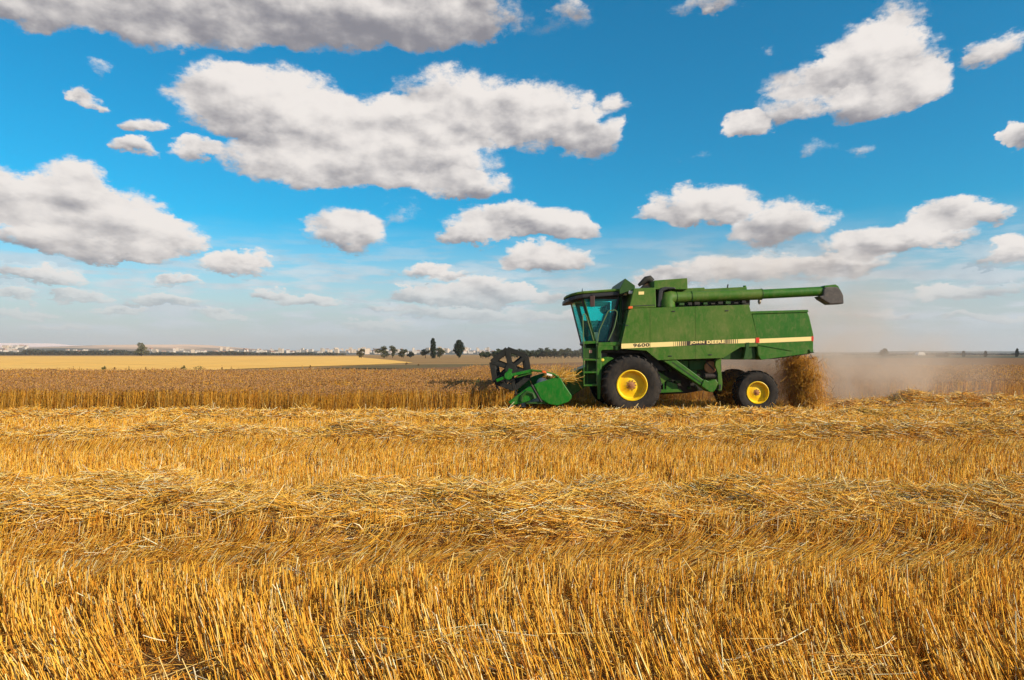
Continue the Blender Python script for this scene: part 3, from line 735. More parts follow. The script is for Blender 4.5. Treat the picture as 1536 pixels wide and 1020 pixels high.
# grain tank walls: folded front flap, heap of grain, rear extension
part('tank_flap', lambda bm: (pprism(bm, [(929.5, 433.6), (938.2, 417.2), (953, 428), (953, 433.5), (930, 441)], 20.3, 20.35, 22.9)), G_DARK, bevel=.01)
def tankback(bm): pprism(bm, [(981.2, 420.6), (1031, 417), (1031.6, 434), (981.2, 434)], 20.3, 20.3, 22.8)
part('tank_extension', tankback, G_TOP, bevel=.012)
part('engine_deck', lambda bm: pprism(bm, [(1009, 433.2), (1057, 431.2), (1057.3, 433.2), (1113, 430.4), (1120.5, 430.6), (1121, 458), (1009, 461)], 20.6, 20.6, 22.9), G_TOP, bevel=.015)
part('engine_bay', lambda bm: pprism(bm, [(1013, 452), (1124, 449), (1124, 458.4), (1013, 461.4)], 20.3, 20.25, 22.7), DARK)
part('deck_stub', lambda bm: tube(bm, [PT(1091, 433, 21), PT(1092, 426.6, 21)], .022, 6), BLACK)
part('deck_knob', lambda bm: tube(bm, [PT(1117, 432, 20.8), PT(1117, 428.4, 20.8)], .05, 8), G)
def fitting(bm):
    r2 = random.Random(4)
    for i in range(9):
        px = 1022 + i * 11.5; x, z = W(px, 456.5 - i * .35, 20.2)
        box(bm, x - .05 - r2.random() * .05, x + .06, 20.08, 20.26, z - .04, z + .03 + r2.random() * .06)
for i_ in range(9):
    def fit1(bm, i=i_):
        r2 = random.Random(i); px = 1022 + i * 11.5; x, z = W(px, 456.5 - i * .35, 20.2)
        box(bm, x - .05 - r2.random() * .05, x + .06, 20.08, 20.26, z - .04, z + .0 + r2.random() * .05)
    part('deck_bracket', fit1, DARK if i_ % 3 else G_DARK, bevel=.01)
def shroud(bm): pprism(bm, [(984, 461), (986, 437), (990, 432.5), (996, 431), (1010, 432), (1012, 434.5), (1000, 434.6), (992, 438), (990, 461)], 20.3, 20.1, 22.6)
part('elbow_shroud', shroud, BLACK, bevel=.02)

def grain(bm):
    X = np.linspace(3.9, 4.68, 14); Y = np.linspace(20.6, 22.6, 14)
    g = [[bm.verts.new((x, y, 3.79 + .30 * math.exp(-((x - 4.30) / .17) ** 2 - ((y - 21.2) / .38) ** 2) + .10 * math.exp(-((x - 4.1) / .3) ** 2) + random.uniform(-.012, .012))) for x in X] for y in Y]
    for j in range(13):
        for i in range(13): bm.faces.new((g[j][i], g[j][i + 1], g[j + 1][i + 1], g[j + 1][i]))
part('grain_heap', grain, mat('grain', (0.20, 0.10, 0.05), 0.9, col2=(0.34, 0.18, 0.08), scale=30), smooth=True)
part('grain_auger_cap', lambda bm: tube(bm, [PT(958, 428, 21.0), PT(964, 423.5, 21.0), PT(969, 419.5, 21.0), PT(974, 418.5, 21.0), PT(978.5, 422.5, 21.0)], [.05, .08, .11, .12, .10], 10), DARK, smooth=True)

# unloading auger, stowed along the near side
YA = 20.22
def auger(bm):
    tube(bm, [PT(1001, 461.2, YA), PT(1000.5, 452, YA), PT(1002.5, 447.5, YA), PT(1007, 446, YA), PT(1014, 446.2, YA), PT(1037, 445.6, YA), PT(1142, 441.4, YA)], [.235, .23, .225, .20, .165, .160, .165], 20)
aug = part('unloading_auger', auger, G_TOP, smooth=True)
part('auger_tube', lambda bm: tube(bm, [PT(1141, 441.4, YA), PT(1236, 436.6, YA), PT(1250, 436.2, YA)], [.145, .142, .142], 20), G, aug, smooth=True)
for a, c in ((1014.5, 446.2), (1037, 445.6), (1142, 441.4)):
    part('flange', lambda bm, a=a, c=c: tube(bm, [PT(a - .35, c, YA), PT(a + .35, c - .02, YA)], .176, 20), G_DARK, aug, smooth=True)
def boot(bm):
    a, b = pprism(bm, [(1231.5, 436), (1233.5, 431.5), (1252, 431.2), (1257, 436), (1260.8, 444), (1261.5, 456.2), (1241, 457), (1228, 449), (1224.5, 445), (1231, 444)], YA, YA - .19, YA + .19)
part('spout', boot, BOOT, aug, bevel=.03)
part('spout_cap', lambda bm: pprism(bm, [(1233, 429), (1250, 427.2), (1254, 429.5), (1259, 439), (1255.5, 436), (1252, 433), (1233, 434)], YA, YA - .15, YA + .15), G, aug, bevel=.02)
def bulb(bm):
    x, z = W(1139.2, 450, YA); tube(bm, [(x, YA, z + .09), (x, YA, z + .02)], .03, 8); tube(bm, [(x, YA, z + .03), (x, YA, z - .02), (x, YA, z - .08), (x, YA, z - .13)], [.025, .055, .05, .02], 10)
part('auger_lamp', bulb, STEEL, smooth=True)

# ---- wheels
def tyre_fn(cx, cz, y0, width, r, rim_r, lugs, lug_h):
    def f(bm):
        w = width
        prof = [(rim_r, w * .06), (rim_r * 1.04, 0.01), (rim_r * 1.16, -.02), ((rim_r + r) * .5, -.045), (r * .86, -.03), (r * .90, .005), (r * .930, .06), (r * .938, w * .25), (r * .942, w * .5), (r * .938, w * .75),
                (r * .930, w - .06), (r * .90, w - .005), (r * .86, w + .03), ((rim_r + r) * .5, w + .045), (rim_r * 1.16, w + .02), (rim_r, w * .94)]
        lathe_y(bm, prof, (cx, y0, cz), 64)
        for side in (0, 1):
            for i in range(lugs):
                a0 = 2 * math.pi * (i + side * .5) / lugs
                secs = []
                for t in (0, .12, .5, 1.0):
                    yy = (t * .52) * w if t > .12 else (-.015 if t == 0 else .05)
                    ang = a0 + t * .30
                    rr0 = (r * .82 if t == 0 else r * .91); rr1 = (r * .86 if t == 0 else (r * .985 if t == .12 else r))
                    Yp = y0 + (yy if side == 0 else w - yy); da = .036
                    if t == 0: Yp = y0 - .035 if side == 0 else y0 + w + .035
                    secs.append([bm.verts.new((cx + rr * math.cos(an), Yp, cz + rr * math.sin(an))) for an, rr in ((ang - da * 1.3, rr0), (ang - da, rr1), (ang + da, rr1), (ang + da * 1.3, rr0))])
                for k in range(3):
                    A, B = secs[k], secs[k + 1]
                    for j in range(3): bm.faces.new((A[j], A[j + 1], B[j + 1], B[j]))
                bm.faces.new(secs[0]); bm.faces.new(secs[-1][::-1])
    return f
def wheel(cx, cz, y0, width, r, rim_r, lugs, dish, bolts, hub_r, facing=1, rust=True):
    ty = part('wheel', tyre_fn(cx, cz, y0, width, r, rim_r, lugs, .03), RUB, smooth=True)
    s = 1 if facing == 1 else -1; yb = y0 if facing == 1 else y0 + width
    def rimf(bm):
        prof = [(rim_r * 1.05, .03 * s), (rim_r * 1.055, -.02 * s), (rim_r * 1.0, -.028 * s), (rim_r * .975, .0), (rim_r * .93, .03 * s), (rim_r * .915, dish * .45 * s), (rim_r * .90, dish * .9 * s), (rim_r * .84, dish * s), (rim_r * .66, dish * .95 * s), (rim_r * .44, dish * .66 * s), (rim_r * .36, dish * .60 * s), (.001, dish * .60 * s)]
        lathe_y(bm, prof, (cx, yb, cz), 56)
    rm = part('rim', rimf, YEL, ty, smooth=True)
    def hubf(bm):
        lathe_y(bm, [(hub_r, dish * .6 * s), (hub_r * .98, dish * .40 * s), (hub_r * .55, dish * .34 * s), (hub_r * .45, dish * .20 * s), (.001, dish * .18 * s)], (cx, yb, cz), 28)
    part('hub', hubf, RUST if rust else YEL, ty, smooth=True)
    for i in range(bolts):
        def boltf(bm, i=i):
            a = 2 * math.pi * i / bolts; br = hub_r * 1.28
            x, z = cx + br * math.cos(a), cz + br * math.sin(a)
            tube(bm, [(x, yb + dish * .64 * s, z), (x, yb + dish * .50 * s, z)], .024, 6)
        part('wheel_bolt', boltf, RUST, ty)
cx, cz = W(948, 578, 19.9)
wheel(cx, .915, 19.9, .74, .915, .44, 24, .20, 10, .105)
wheel(cx, .915, 22.55, .74, .915, .44, 24, .20, 10, .105, facing=-1)
rx, rz = W(1136.4, 588, 20.3)
wheel(rx, .675, 20.3, .42, .675, .325, 20, .14, 8, .062)
wheel(rx, .675, 22.3, .42, .675, .325, 20, .14, 8, .062, facing=-1)
part('front_axle', lambda bm: (box(bm, cx - .18, cx + .18, 20.6, 22.6, .72, 1.1), tube(bm, [(cx, 20.4, .915), (cx, 22.8, .915)], .11, 12)), DARK, bevel=.02)
part('rear_axle', lambda bm: (box(bm, rx - .10, rx + .10, 20.7, 22.35, .60, .82)), DARK, bevel=.02)

# ---- underside
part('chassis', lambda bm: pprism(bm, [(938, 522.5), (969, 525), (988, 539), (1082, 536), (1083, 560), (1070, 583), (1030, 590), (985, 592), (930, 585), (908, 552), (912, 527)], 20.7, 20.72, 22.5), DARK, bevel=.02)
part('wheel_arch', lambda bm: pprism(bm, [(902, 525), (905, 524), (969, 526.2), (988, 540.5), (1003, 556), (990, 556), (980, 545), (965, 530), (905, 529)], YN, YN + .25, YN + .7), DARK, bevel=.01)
part('elevator', lambda bm: (pprism(bm, [(995, 541), (1015, 540), (1055.8, 570), (1051, 578.4)], YN, YN + .02, YN + .42)), G_NEW if False else G, bevel=.015)
part('elevator_rib', lambda bm: (pprism(bm, [(1007.8, 543), (1008.8, 542.6), (1053.3, 574.2), (1052.7, 575)], YN, YN + .012, YN + .03)), BLACK)
part('elevator_boot', lambda bm: (pprism(bm, [(1055.4, 569.6), (1059, 570), (1062.7, 572), (1073, 568.7), (1077.3, 574.4), (1074, 583), (1069.5, 588.3), (1064.4, 588), (1051.8, 579)], YN, YN - .02, YN + .46)), G_NEW if False else G, bevel=.02)
part('inner_panel', lambda bm: (pprism(bm, [(1018, 541), (1040, 541), (1039, 556), (1052, 556.5), (1053, 566), (1030, 560)], YN, YN + .5, YN + .56)), G, bevel=.01)
part('inner_panel', lambda bm: (pprism(bm, [(1040, 541), (1066, 540), (1062, 555), (1040, 556)], YN, YN + .45, YN + .53)), G_DARK, bevel=.01)
part('side_plate', lambda bm: (pprism(bm, [(988.5, 556), (1007.5, 568), (994, 579), (987, 579)], YN, YN + .30, YN + .34)), G_TOP, bevel=.008)
part('side_sill', lambda bm: (pprism(bm, [(990, 585.5), (1024, 584), (1029, 588.6), (990, 590.4)], YN, YN + .3, YN + .42), pprism(bm, [(998, 574), (1000, 574), (1000, 586), (998, 586)], YN, YN + .3, YN + .34), pprism(bm, [(1004, 572), (1020, 577), (1022, 585), (1003, 585)], YN, YN + .36, YN + .40)), G, bevel=.008)
part('hydraulic_cylinder', lambda bm: tube(bm, [PT(1055.5, 564.4, 20.25), PT(1057, 564.4, 20.25), PT(1057.2, 564.4, 20.25), PT(1078, 564, 20.25)], [.05, .05, .088, .088], 14), mat('brown_rubber', (.035, .022, .018), .7), smooth=True)
def coils(bm):
    for i in range(6):
        a = 1059.5 + i * 2.6; tube(bm, [PT(a, 564.35, 20.25), PT(a + .5, 564.35, 20.25)], .094, 14)
part('cylinder_band', coils, DARK, smooth=True)
part('drive_pulley', lambda bm: lathe_y(bm, [(.001, -.04), (.17, -.04), (.19, 0), (.17, .05), (.001, .05)], (W(1066, 551, 20.3)[0], 20.34, W(1066, 551, 20.3)[1]), 24), RUST, smooth=True)
part('drive_belt', lambda bm: (bar(bm, PT(1060, 544, 20.3), PT(1072, 556, 20.3), .05, .03), bar(bm, PT(1072, 543, 20.3), PT(1075, 552, 20.3), .05, .03)), BLACK)
part('rear_post', lambda bm: (pprism(bm, [(1076, 538), (1084.5, 537.4), (1083, 548), (1085.8, 575), (1084.5, 586), (1079.5, 586.5), (1078.5, 560), (1074.5, 548)], YN, YN + .12, YN + .22)), G_TOP, bevel=.012)
part('post_slot', lambda bm: (pprism(bm, [(1080.2, 577), (1083, 577), (1083, 584), (1080.2, 584)], YN, YN + .105, YN + .13)), DARK)
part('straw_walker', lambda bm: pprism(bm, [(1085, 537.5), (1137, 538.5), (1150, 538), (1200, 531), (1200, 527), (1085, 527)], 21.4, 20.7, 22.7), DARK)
r2_ = random.Random(9)
for i_ in range(14):
    px, py = r2_.uniform(992, 1076), r2_.uniform(546, 586); x, z = W(px, py, 20.6); a = r2_.uniform(.03, .10); e_ = (r2_.uniform(-.25, .25), r2_.uniform(-.2, .2))
    if i_ % 2: part('mounting_bracket', lambda bm, x=x, z=z, a=a: box(bm, x - a, x + a, 20.55, 20.74, z - .04, z + .04), G_DARK, bevel=.006)
    else: part('linkage_rod', lambda bm, x=x, z=z, e_=e_: tube(bm, [(x, 20.58, z), (x + e_[0], 20.6, z + e_[1])], .02, 6), G_DARK)
for px, py in ((940, 488), (1005, 534), (1065, 532), (1010, 467), (1090, 466)):
    part('panel_latch', lambda bm, px=px, py=py: box(bm, W(px, py, YN)[0] - .05, W(px, py, YN)[0] + .05, YN - .03, YN - .011, W(px, py, YN)[1] - .014, W(px, py, YN)[1] + .014), BLACK, bevel=.004)

# ---- cab
def cab_plan(t):
    """outline of the cab at height fraction t (0 floor, 1 roof): near rear, near front, mid front, far front, far rear"""
    zb, zt = 2.20, 3.60
    z = zb + (zt - zb) * t
    f = lambda a, b: a + (b - a) * t
    return [(f(2.95, 3.30), 20.62, z), (f(2.56, 2.17), 20.62, z), (f(2.31, 1.96), 21.1, z - .02), (f(2.25, 1.90), 21.6, z - .03), (f(2.31, 1.96), 22.1, z - .02), (f(2.56, 2.17), 22.6, z), (f(2.95, 3.30), 22.6, z)]
B0, B1 = cab_plan(0), cab_plan(1)
def quadpane(bm, a, b, c, d, th=.012):
    a, b, c, d = map(Vector, (a, b, c, d)); n = (b - a).cross(d - a).normalized() * th
    v = [bm.verts.new(p) for p in (a, b, c, d)] + [bm.verts.new(p + n) for p in (a, b, c, d)]
    for f in ((0, 1, 2, 3), (7, 6, 5, 4), (0, 4, 5, 1), (1, 5, 6, 2), (2, 6, 7, 3), (3, 7, 4, 0)): bm.faces.new([v[i] for i in f])
CAB = part('cab', lambda bm: (pprism(bm, [(893, 512), (912, 512), (912, 524), (893, 524)], 20.6, 20.66, 22.55), prism(bm, [(3.31, 2.1), (3.36, 3.7), (3.42, 3.7), (3.42, 2.1)], 20.7, 22.5),
                               prism(bm, [(2.32, 2.02), (3.0, 2.02), (3.0, 2.17), (2.32, 2.17)], 20.9, 22.3)), G_DARK, bevel=.01)
part('windshield', lambda bm: [quadpane(bm, B0[i], B0[i + 1], B1[i + 1], B1[i], .010) for i in (1, 2, 3, 4)], GLASS, CAB)
door = part('door', lambda bm: quadpane(bm, B0[0], B0[1], B1[1], B1[0], .010), GLASS, CAB)
def pillars(bm):
    for i, r_ in ((0, .045), (1, .05), (5, .05), (6, .045)):
        tube(bm, [B0[i], B1[i]], r_, 8)
    tube(bm, [B0[k] for k in (0, 1)], .045, 8); tube(bm, [B1[k] for k in (0, 1)], .05, 8)
    tube(bm, [B0[k] for k in (1, 2, 3, 4, 5)], .06, 8); tube(bm, [Vector(B1[k]) + Vector((0, 0, -.03)) for k in (1, 2, 3, 4, 5)], .06, 8)
    tube(bm, [Vector(B0[3]) + Vector((0, -.3, 0)), Vector(B0[3]) + Vector((.12, -.3, -.2))], .04, 6)
part('cab_frame', pillars, BLACK, CAB, smooth=True)
part('cab_frame_edge', lambda bm: (tube(bm, [Vector(B0[1]) + Vector((.03, -.045, 0)), Vector(B1[1]) + Vector((.03, -.045, 0))], .022, 6)), G_DARK, CAB)
part('windshield_edge', lambda bm: tube(bm, [Vector(B0[4]) + Vector((-.01, .02, 0)), Vector(B1[4]) + Vector((-.01, .02, 0))], .028, 6), BLACK, CAB)
# far side: wall with a rounded window
def farwall(bm):
    y = 22.62
    outer = [(2.62, 2.2), (3.0, 2.2), (3.33, 3.6), (2.22, 3.6)]
    cx0, cz0, cx1, cz1, rr = 2.50, 2.98, 3.28, 3.46, .09
    # frame pieces around the opening
    prism(bm, [(2.17, 3.46), (3.33, 3.46), (3.33, 3.62), (2.17, 3.62)], y, y + .05)
    prism(bm, [(2.58, 2.2), (2.98, 2.2), (3.17, 2.98), (2.36, 2.98)], y, y + .05)
    prism(bm, [(3.20, 2.98), (3.29, 2.98), (3.34, 3.46), (3.22, 3.46)], y, y + .05)
    prism(bm, [(2.34, 2.98), (2.42, 2.98), (2.30, 3.46), (2.20, 3.46)], y, y + .05)
part('far_door', farwall, SEAT, CAB)
part('far_window', lambda bm: quadpane(bm, (2.33, 22.66, 2.97), (3.24, 22.66, 2.97), (3.27, 22.66, 3.47), (2.24, 22.66, 3.47), .008), GLASS, CAB)
def roof_poly(dx=0.0, dy=0.0):
    return [(3.44, 20.45 - dy), (2.2 - dx * .5, 20.45 - dy), (1.98 - dx, 20.52 - dy), (1.80 - dx, 20.75), (1.70 - dx, 21.15), (1.68 - dx, 21.6), (1.70 - dx, 22.05), (1.80 - dx, 22.45), (1.98 - dx, 22.68 + dy), (2.2 - dx * .5, 22.75 + dy), (3.44, 22.75 + dy)]
def roofz(x): return 3.68 + (x - 1.7) * .062
def slab(bm, poly, z0, z1, droop=.0):
    def dz(x): return -droop * max(0, (2.3 - x) / .6) ** 1.5
    a = [bm.verts.new((x, y, roofz(x) + z0 + dz(x))) for x, y in poly]; b = [bm.verts.new((x, y, roofz(x) + z1 + dz(x))) for x, y in poly]
    n = len(poly); bm.faces.new(a); bm.faces.new(b[::-1])
    for i in range(n): bm.faces.new((a[i], a[(i + 1) % n], b[(i + 1) % n], b[i]))
rf = part('cab_roof', lambda bm: slab(bm, roof_poly(), 0, .085, .06), G_DARK if False else G_TOP, CAB, bevel=.035)
part('visor', lambda bm: slab(bm, roof_poly(.04, -.02), -.13, -.002, .10), BLACK, rf, bevel=.03)
part('antenna', lambda bm: tube(bm, [PT(873.4, 440, 21), PT(873.4, 432.6, 21)], [.025, .006], 6), BLACK, rf)
mir = part('mirror', lambda bm: pprism(bm, [(884.7, 444), (892, 443.6), (892, 460), (885, 460.3)], 20.3, 20.27, 20.33), mat('mirror_back', (.05, .02, .015), .5), bevel=.015)
part('mirror_arm', lambda bm: tube(bm, [PT(888.5, 443, 20.35), PT(888.5, 441.5, 20.6)], .02, 6), BLACK, mir)
# seat, console and wheel
seat = part('seat', lambda bm: (box(bm, 2.80, 3.18, 21.35, 21.85, 2.46, 2.60), prism(bm, [(3.10, 2.58), (3.20, 2.56), (3.30, 3.20), (3.20, 3.22)], 21.36, 21.84), box(bm, 2.88, 3.12, 21.45, 21.75, 2.18, 2.46)), SEAT, CAB, bevel=.04)
def steer(bm):
    c = Vector((2.63, 21.6, 2.80)); ax = Vector((-.75, 0, .66)); s = Vector((0, 1, 0)); u = ax.cross(s)
    pts = [c + (s * math.cos(a) + u * math.sin(a)) * .2 for a in [2 * math.pi * k / 20 for k in range(21)]]
    tube(bm, pts, .016, 6); tube(bm, [c, c - ax * .1, (2.48, 21.6, 2.2)], .03, 8); tube(bm, [c - s * .2, c + s * .2], .012, 6)
part('steering_wheel', steer, BLACK, CAB, smooth=True)
part('control_console', lambda bm: (box(bm, 2.72, 3.1, 21.0, 21.15, 2.2, 2.72), tube(bm, [(2.78, 21.07, 2.7), (2.74, 21.07, 2.86)], .015, 6)), SEAT, CAB, bevel=.02)
part('cab_floor', lambda bm: prism(bm, [(2.36, 2.18), (2.98, 2.18), (2.98, 2.22), (2.36, 2.22)], 20.7, 22.5), DARK, CAB)
part('door_step_highlight', lambda bm: pprism(bm, [(891.5, 498.5), (896.5, 498.3), (898, 511.5), (893.5, 511.8)], 20.6, 20.595, 20.603), WHITE if False else mat('pale_green', (.30, .48, .30), .5), CAB)  # pale plate painted in for the highlights on the door step

# ---- ladder, rails and platform
YL = 20.12
lad = part('ladder', lambda bm: (pprism(bm, [(895.2, 520), (901.5, 520), (901.2, 579), (900.5, 598.5), (896.6, 598.5), (896, 579)], YL, YL, YL + .06), pprism(bm, [(875, 521), (876.5, 521), (876.8, 579), (875.4, 579)], YL, YL, YL + .06),
     pprism(bm, [(882, 541), (883.5, 541), (883.5, 577), (882, 577)], YL, YL + .3, YL + .33)), G, bevel=.006)
for py in (539.5, 558.5, 578):
    part('step', lambda bm, py=py: pprism(bm, [(876, py - 1), (896, py - 1.4), (896, py + 1.2), (876, py + 1.4)], YL, YL + .01, YL + .42), G, lad, bevel=.006)
part('ladder_back', lambda bm: pprism(bm, [(880, 541), (896, 541), (896, 577), (880, 577)], YL, YL + .44, YL + .46), G_DARK, lad)
part('step_box', lambda bm: (pprism(bm, [(876.5, 522.5), (897, 521.5), (897, 538), (876.5, 538)], YL + .1, YL + .12, YL + .8)), G_DARK, bevel=.01)
part('sticker', lambda bm: pprism(bm, [(884, 525), (888, 525), (888, 529.5), (884, 529.5)], YL + .1, YL + .108, YL + .13), mat('red_white_sticker', (.65, .3, .2), .5))
def rails(bm):
    y = YL + .02
    tube(bm, [PT(875.4, 521, y), PT(874.4, 480, y), PT(874.2, 474, y), PT(875.6, 471, y), PT(878, 471, y), PT(880, 475, y), PT(890.5, 511, y)], .016, 6)
    tube(bm, [PT(875.6, 512, y), PT(876, 578, y)], .016, 6)
    tube(bm, [PT(895.2, 511, y), PT(895.4, 578, y)], .014, 6); tube(bm, [PT(901.4, 530, y), PT(901, 577, y)], .014, 6)
    tube(bm, [PT(896, 511, y), PT(899, 495.6, y), PT(911.6, 468, y), PT(913.5, 466, y), PT(922.4, 465, y), PT(925.4, 467.5, y), PT(925.8, 471, y), PT(921.5, 490.7, y), PT(912.6, 511, y)], .016, 6)
part('handrail', rails, mat('rail_green', (.10, .17, .06), .5), smooth=True)
part('hose', lambda bm: (tube(bm, [PT(925.5, 478, 20.3), PT(927, 485, 20.3), PT(934, 487, 20.3), PT(938.5, 481, 20.3), PT(940, 467, 20.3)], .013, 6),
                         tube(bm, [PT(920.5, 494, 20.3), PT(923, 502, 20.3), PT(925.5, 503.5, 20.3), PT(929, 497, 20.3)], .013, 6)), mat('hose_green', (.06, .10, .04), .6), smooth=True)
part('platform', lambda bm: (pprism(bm, [(898, 513.6), (931, 512.6), (931, 518.4), (898, 518.6)], YN, YN + .1, YN + .7), pprism(bm, [(897, 518.6), (920, 518.6), (920, 524.6), (904, 525), (901.6, 527), (901.6, 537), (897, 537)], YN, YN + .08, YN + .18),
                             pprism(bm, [(877, 511.6), (898, 511), (898, 515), (877, 516)], YN, YN + .15, YN + .68)), G, bevel=.008)
part('filter_canister', lambda bm: tube(bm, [PT(925, 519, 20.15), PT(925, 525, 20.15)], .10, 12), G_DARK, smooth=True)
part('fender', lambda bm: pprism(bm, [(901.5, 537.5), (912, 535), (919, 536), (922.5, 538), (914, 543), (907, 549), (901.5, 556)], YN, YN + .25, YN + .3), G, bevel=.008)
part('side_light', lambda bm: pprism(bm, [(902.6, 538.4), (906.5, 537.6), (908, 540), (906.6, 542.4), (903.2, 542.2)], YN, YN + .17, YN + .25), mat('yellow_lens', (.85, .60, .05), .35), bevel=.02)

# ---- feeder house and header
part('feeder_house', lambda bm: pprism(bm, [(846, 569), (853, 562), (864.6, 555), (876, 550.7), (905, 536), (925, 540), (925, 562), (900, 569), (877, 581), (858, 593.5), (846, 595)], 21.0, 20.95, 22.25), G_DARK if False else G, bevel=.02)
part('feeder_rib', lambda bm: (bar(bm, PT(871, 556, 20.94), PT(870, 582, 20.94), .05, .10), bar(bm, PT(850, 566, 20.93), PT(876, 552.5, 20.93), .04, .05)), G, bevel=.006)
YH0, YH1 = 19.15, 24.6
def endplate(y0, y1):
    return lambda bm: pprism(bm, [(800.6, 577), (808, 573.6), (836, 565.2), (841.2, 567.4), (847, 578), (856.8, 592), (857.2, 597.6), (852, 603), (836, 608.5), (823, 606), (811, 598.5)], 19.2, y0, y1)
hd = part('header', lambda bm: (prism(bm, [W(838, 568, 19.2), W(842, 569, 19.2), W(858, 594, 19.2), W(852, 603, 19.2), W(820, 606, 19.2), W(790, 606, 19.2), W(788, 604.5, 19.2), W(825, 600, 19.2), W(845, 594, 19.2)], YH0 + .06, YH1 - .06)), G_DARK, bevel=.01)
part('end_panel', endplate(YH0, YH0 + .06), G_NEW, hd, bevel=.02)
part('end_panel', endplate(YH1 - .06, YH1), G_NEW, hd, bevel=.02)
def divider(y0, y1):
    def f(bm):
        pprism(bm, [(761.8, 603.4), (774, 594), (791, 581.4), (799, 578), (801.5, 579), (804, 587), (806, 596), (790, 603), (768, 608)], 19.2, y0, y1)
    return f
part('divider', divider(YH0 + .02, YH0 + .26), G_NEW, hd, bevel=.03)
part('divider', divider(YH1 - .26, YH1 - .02), G_NEW, hd, bevel=.03)
part('divider_arch', lambda bm: tube(bm, [PT(782, 602, YH0), PT(783, 594, YH0), PT(790, 588, YH0), (PT(799, 590, YH0)), PT(802, 598, YH0)], .05, 8), G_DARK, hd, smooth=True)
part('panel_edge', lambda bm: tube(bm, [PT(797, 577, YH0 + .03), PT(804.5, 590, YH0 + .03), PT(812, 603, YH0 + .03)], .035, 6), DARK, hd)
part('cross_auger', lambda bm: tube(bm, [PT(826, 588, 19.3)[:1] + (YH0 + .1,) + PT(826, 588, 19.3)[2:], PT(826, 588, 19.3)[:1] + (YH1 - .1,) + PT(826, 588, 19.3)[2:]], .24, 20), STEEL, hd, smooth=True)
part('knife_bar', lambda bm: [box(bm, W(786, 0, 19.2)[0] - .05, W(786, 0, 19.2)[0] + .06, YH0 + .3, YH1 - .3, .30, .335)] + [prism(bm, [(W(786, 0, 19.2)[0] - .17, .30), (W(786, 0, 19.2)[0] - .05, .29), (W(786, 0, 19.2)[0] - .05, .34)], y, y + .03) for y in np.arange(YH0 + .35, YH1 - .35, .0762)], STEEL, hd)
# reel: six bats carried on two end spiders
rc = Vector((W(766, 553.5, 19.35)[0], 0, W(766, 553.5, 19.35)[1])); RR = .585
ra = [math.radians(100 + 60 * k) for k in range(6)]
reel = part('reel', lambda bm: tube(bm, [(rc.x, YH0 + .16, rc.z), (rc.x, YH1 - .16, rc.z)], .10, 14), GREY, smooth=True)
def spider(y):
    def f(bm):
        P = [Vector((rc.x + RR * math.cos(a), y, rc.z + RR * math.sin(a))) for a in ra]
        C_ = Vector((rc.x, y, rc.z))
        for k in range(6):
            bar(bm, P[k], P[(k + 1) % 6], .03, .15); 
        for k in range(6): bar(bm, C_, P[k], .05, .10 if k % 2 else .15)
        lathe_y(bm, [(.001, -.05), (.17, -.05), (.17, .05), (.001, .05)], (rc.x, y, rc.z), 16)
    return f
part('reel_spider', spider(YH0 + .2), GREY, reel, bevel=.012)
part('reel_spider', spider((YH0 + YH1) / 2), GREY, reel)
part('reel_spider', spider(YH1 - .2), GREY, reel)
for a in ra:
    def bat(bm, a=a):
        x, z = rc.x + RR * math.cos(a), rc.z + RR * math.sin(a)
        tube(bm, [(x, YH0 + .18, z), (x, YH1 - .18, z)], .032, 8)
        for y in np.arange(YH0 + .25, YH1 - .2, .155): tube(bm, [(x, y, z), (x + .03, y, z - .14), (x + .10, y, z - .24)], .006, 4, False)
    part('bat', bat, GREY, reel)
def arm(y):
    return lambda bm: (bar(bm, PT(744.5, 571, y), PT(762.5, 563.8, y), .06, .085), bar(bm, PT(762.5, 563.5, y), PT(800, 555.4, y), .07, .085),
        tube(bm, [PT(762.5, 563.5, y - .06), PT(762.5, 563.5, y + .06)], .12, 10), bar(bm, PT(762.5, 563.5, y), PT(766, 553.5, y), .06, .12))
part('reel_arm', arm(YH0 + .04), G_NEW, bevel=.01)
part('reel_arm', arm(YH1 - .04), G_NEW, bevel=.01)
part('lift_rod', lambda bm: (tube(bm, [PT(798, 555.6, YH0), PT(812, 557, YH0), PT(830, 561, YH0), PT(838, 566, YH0)], .03, 8), tube(bm, [PT(775, 566, YH0), PT(798, 559.5, YH0)], .016, 6)), G, smooth=True)
part('reel_marker', lambda bm: pprism(bm, [(812.5, 556), (818, 556), (820, 560), (814, 559)], 19.2, YH0 - .04, YH0 + .03), ORANGE, bevel=.008)
part('reel_marker', lambda bm: pprism(bm, [(819.8, 559.4), (828, 561.6), (827.4, 564.4), (819.6, 562.4)], 19.2, YH0 - .05, YH0 + .03), WHITE, bevel=.008)

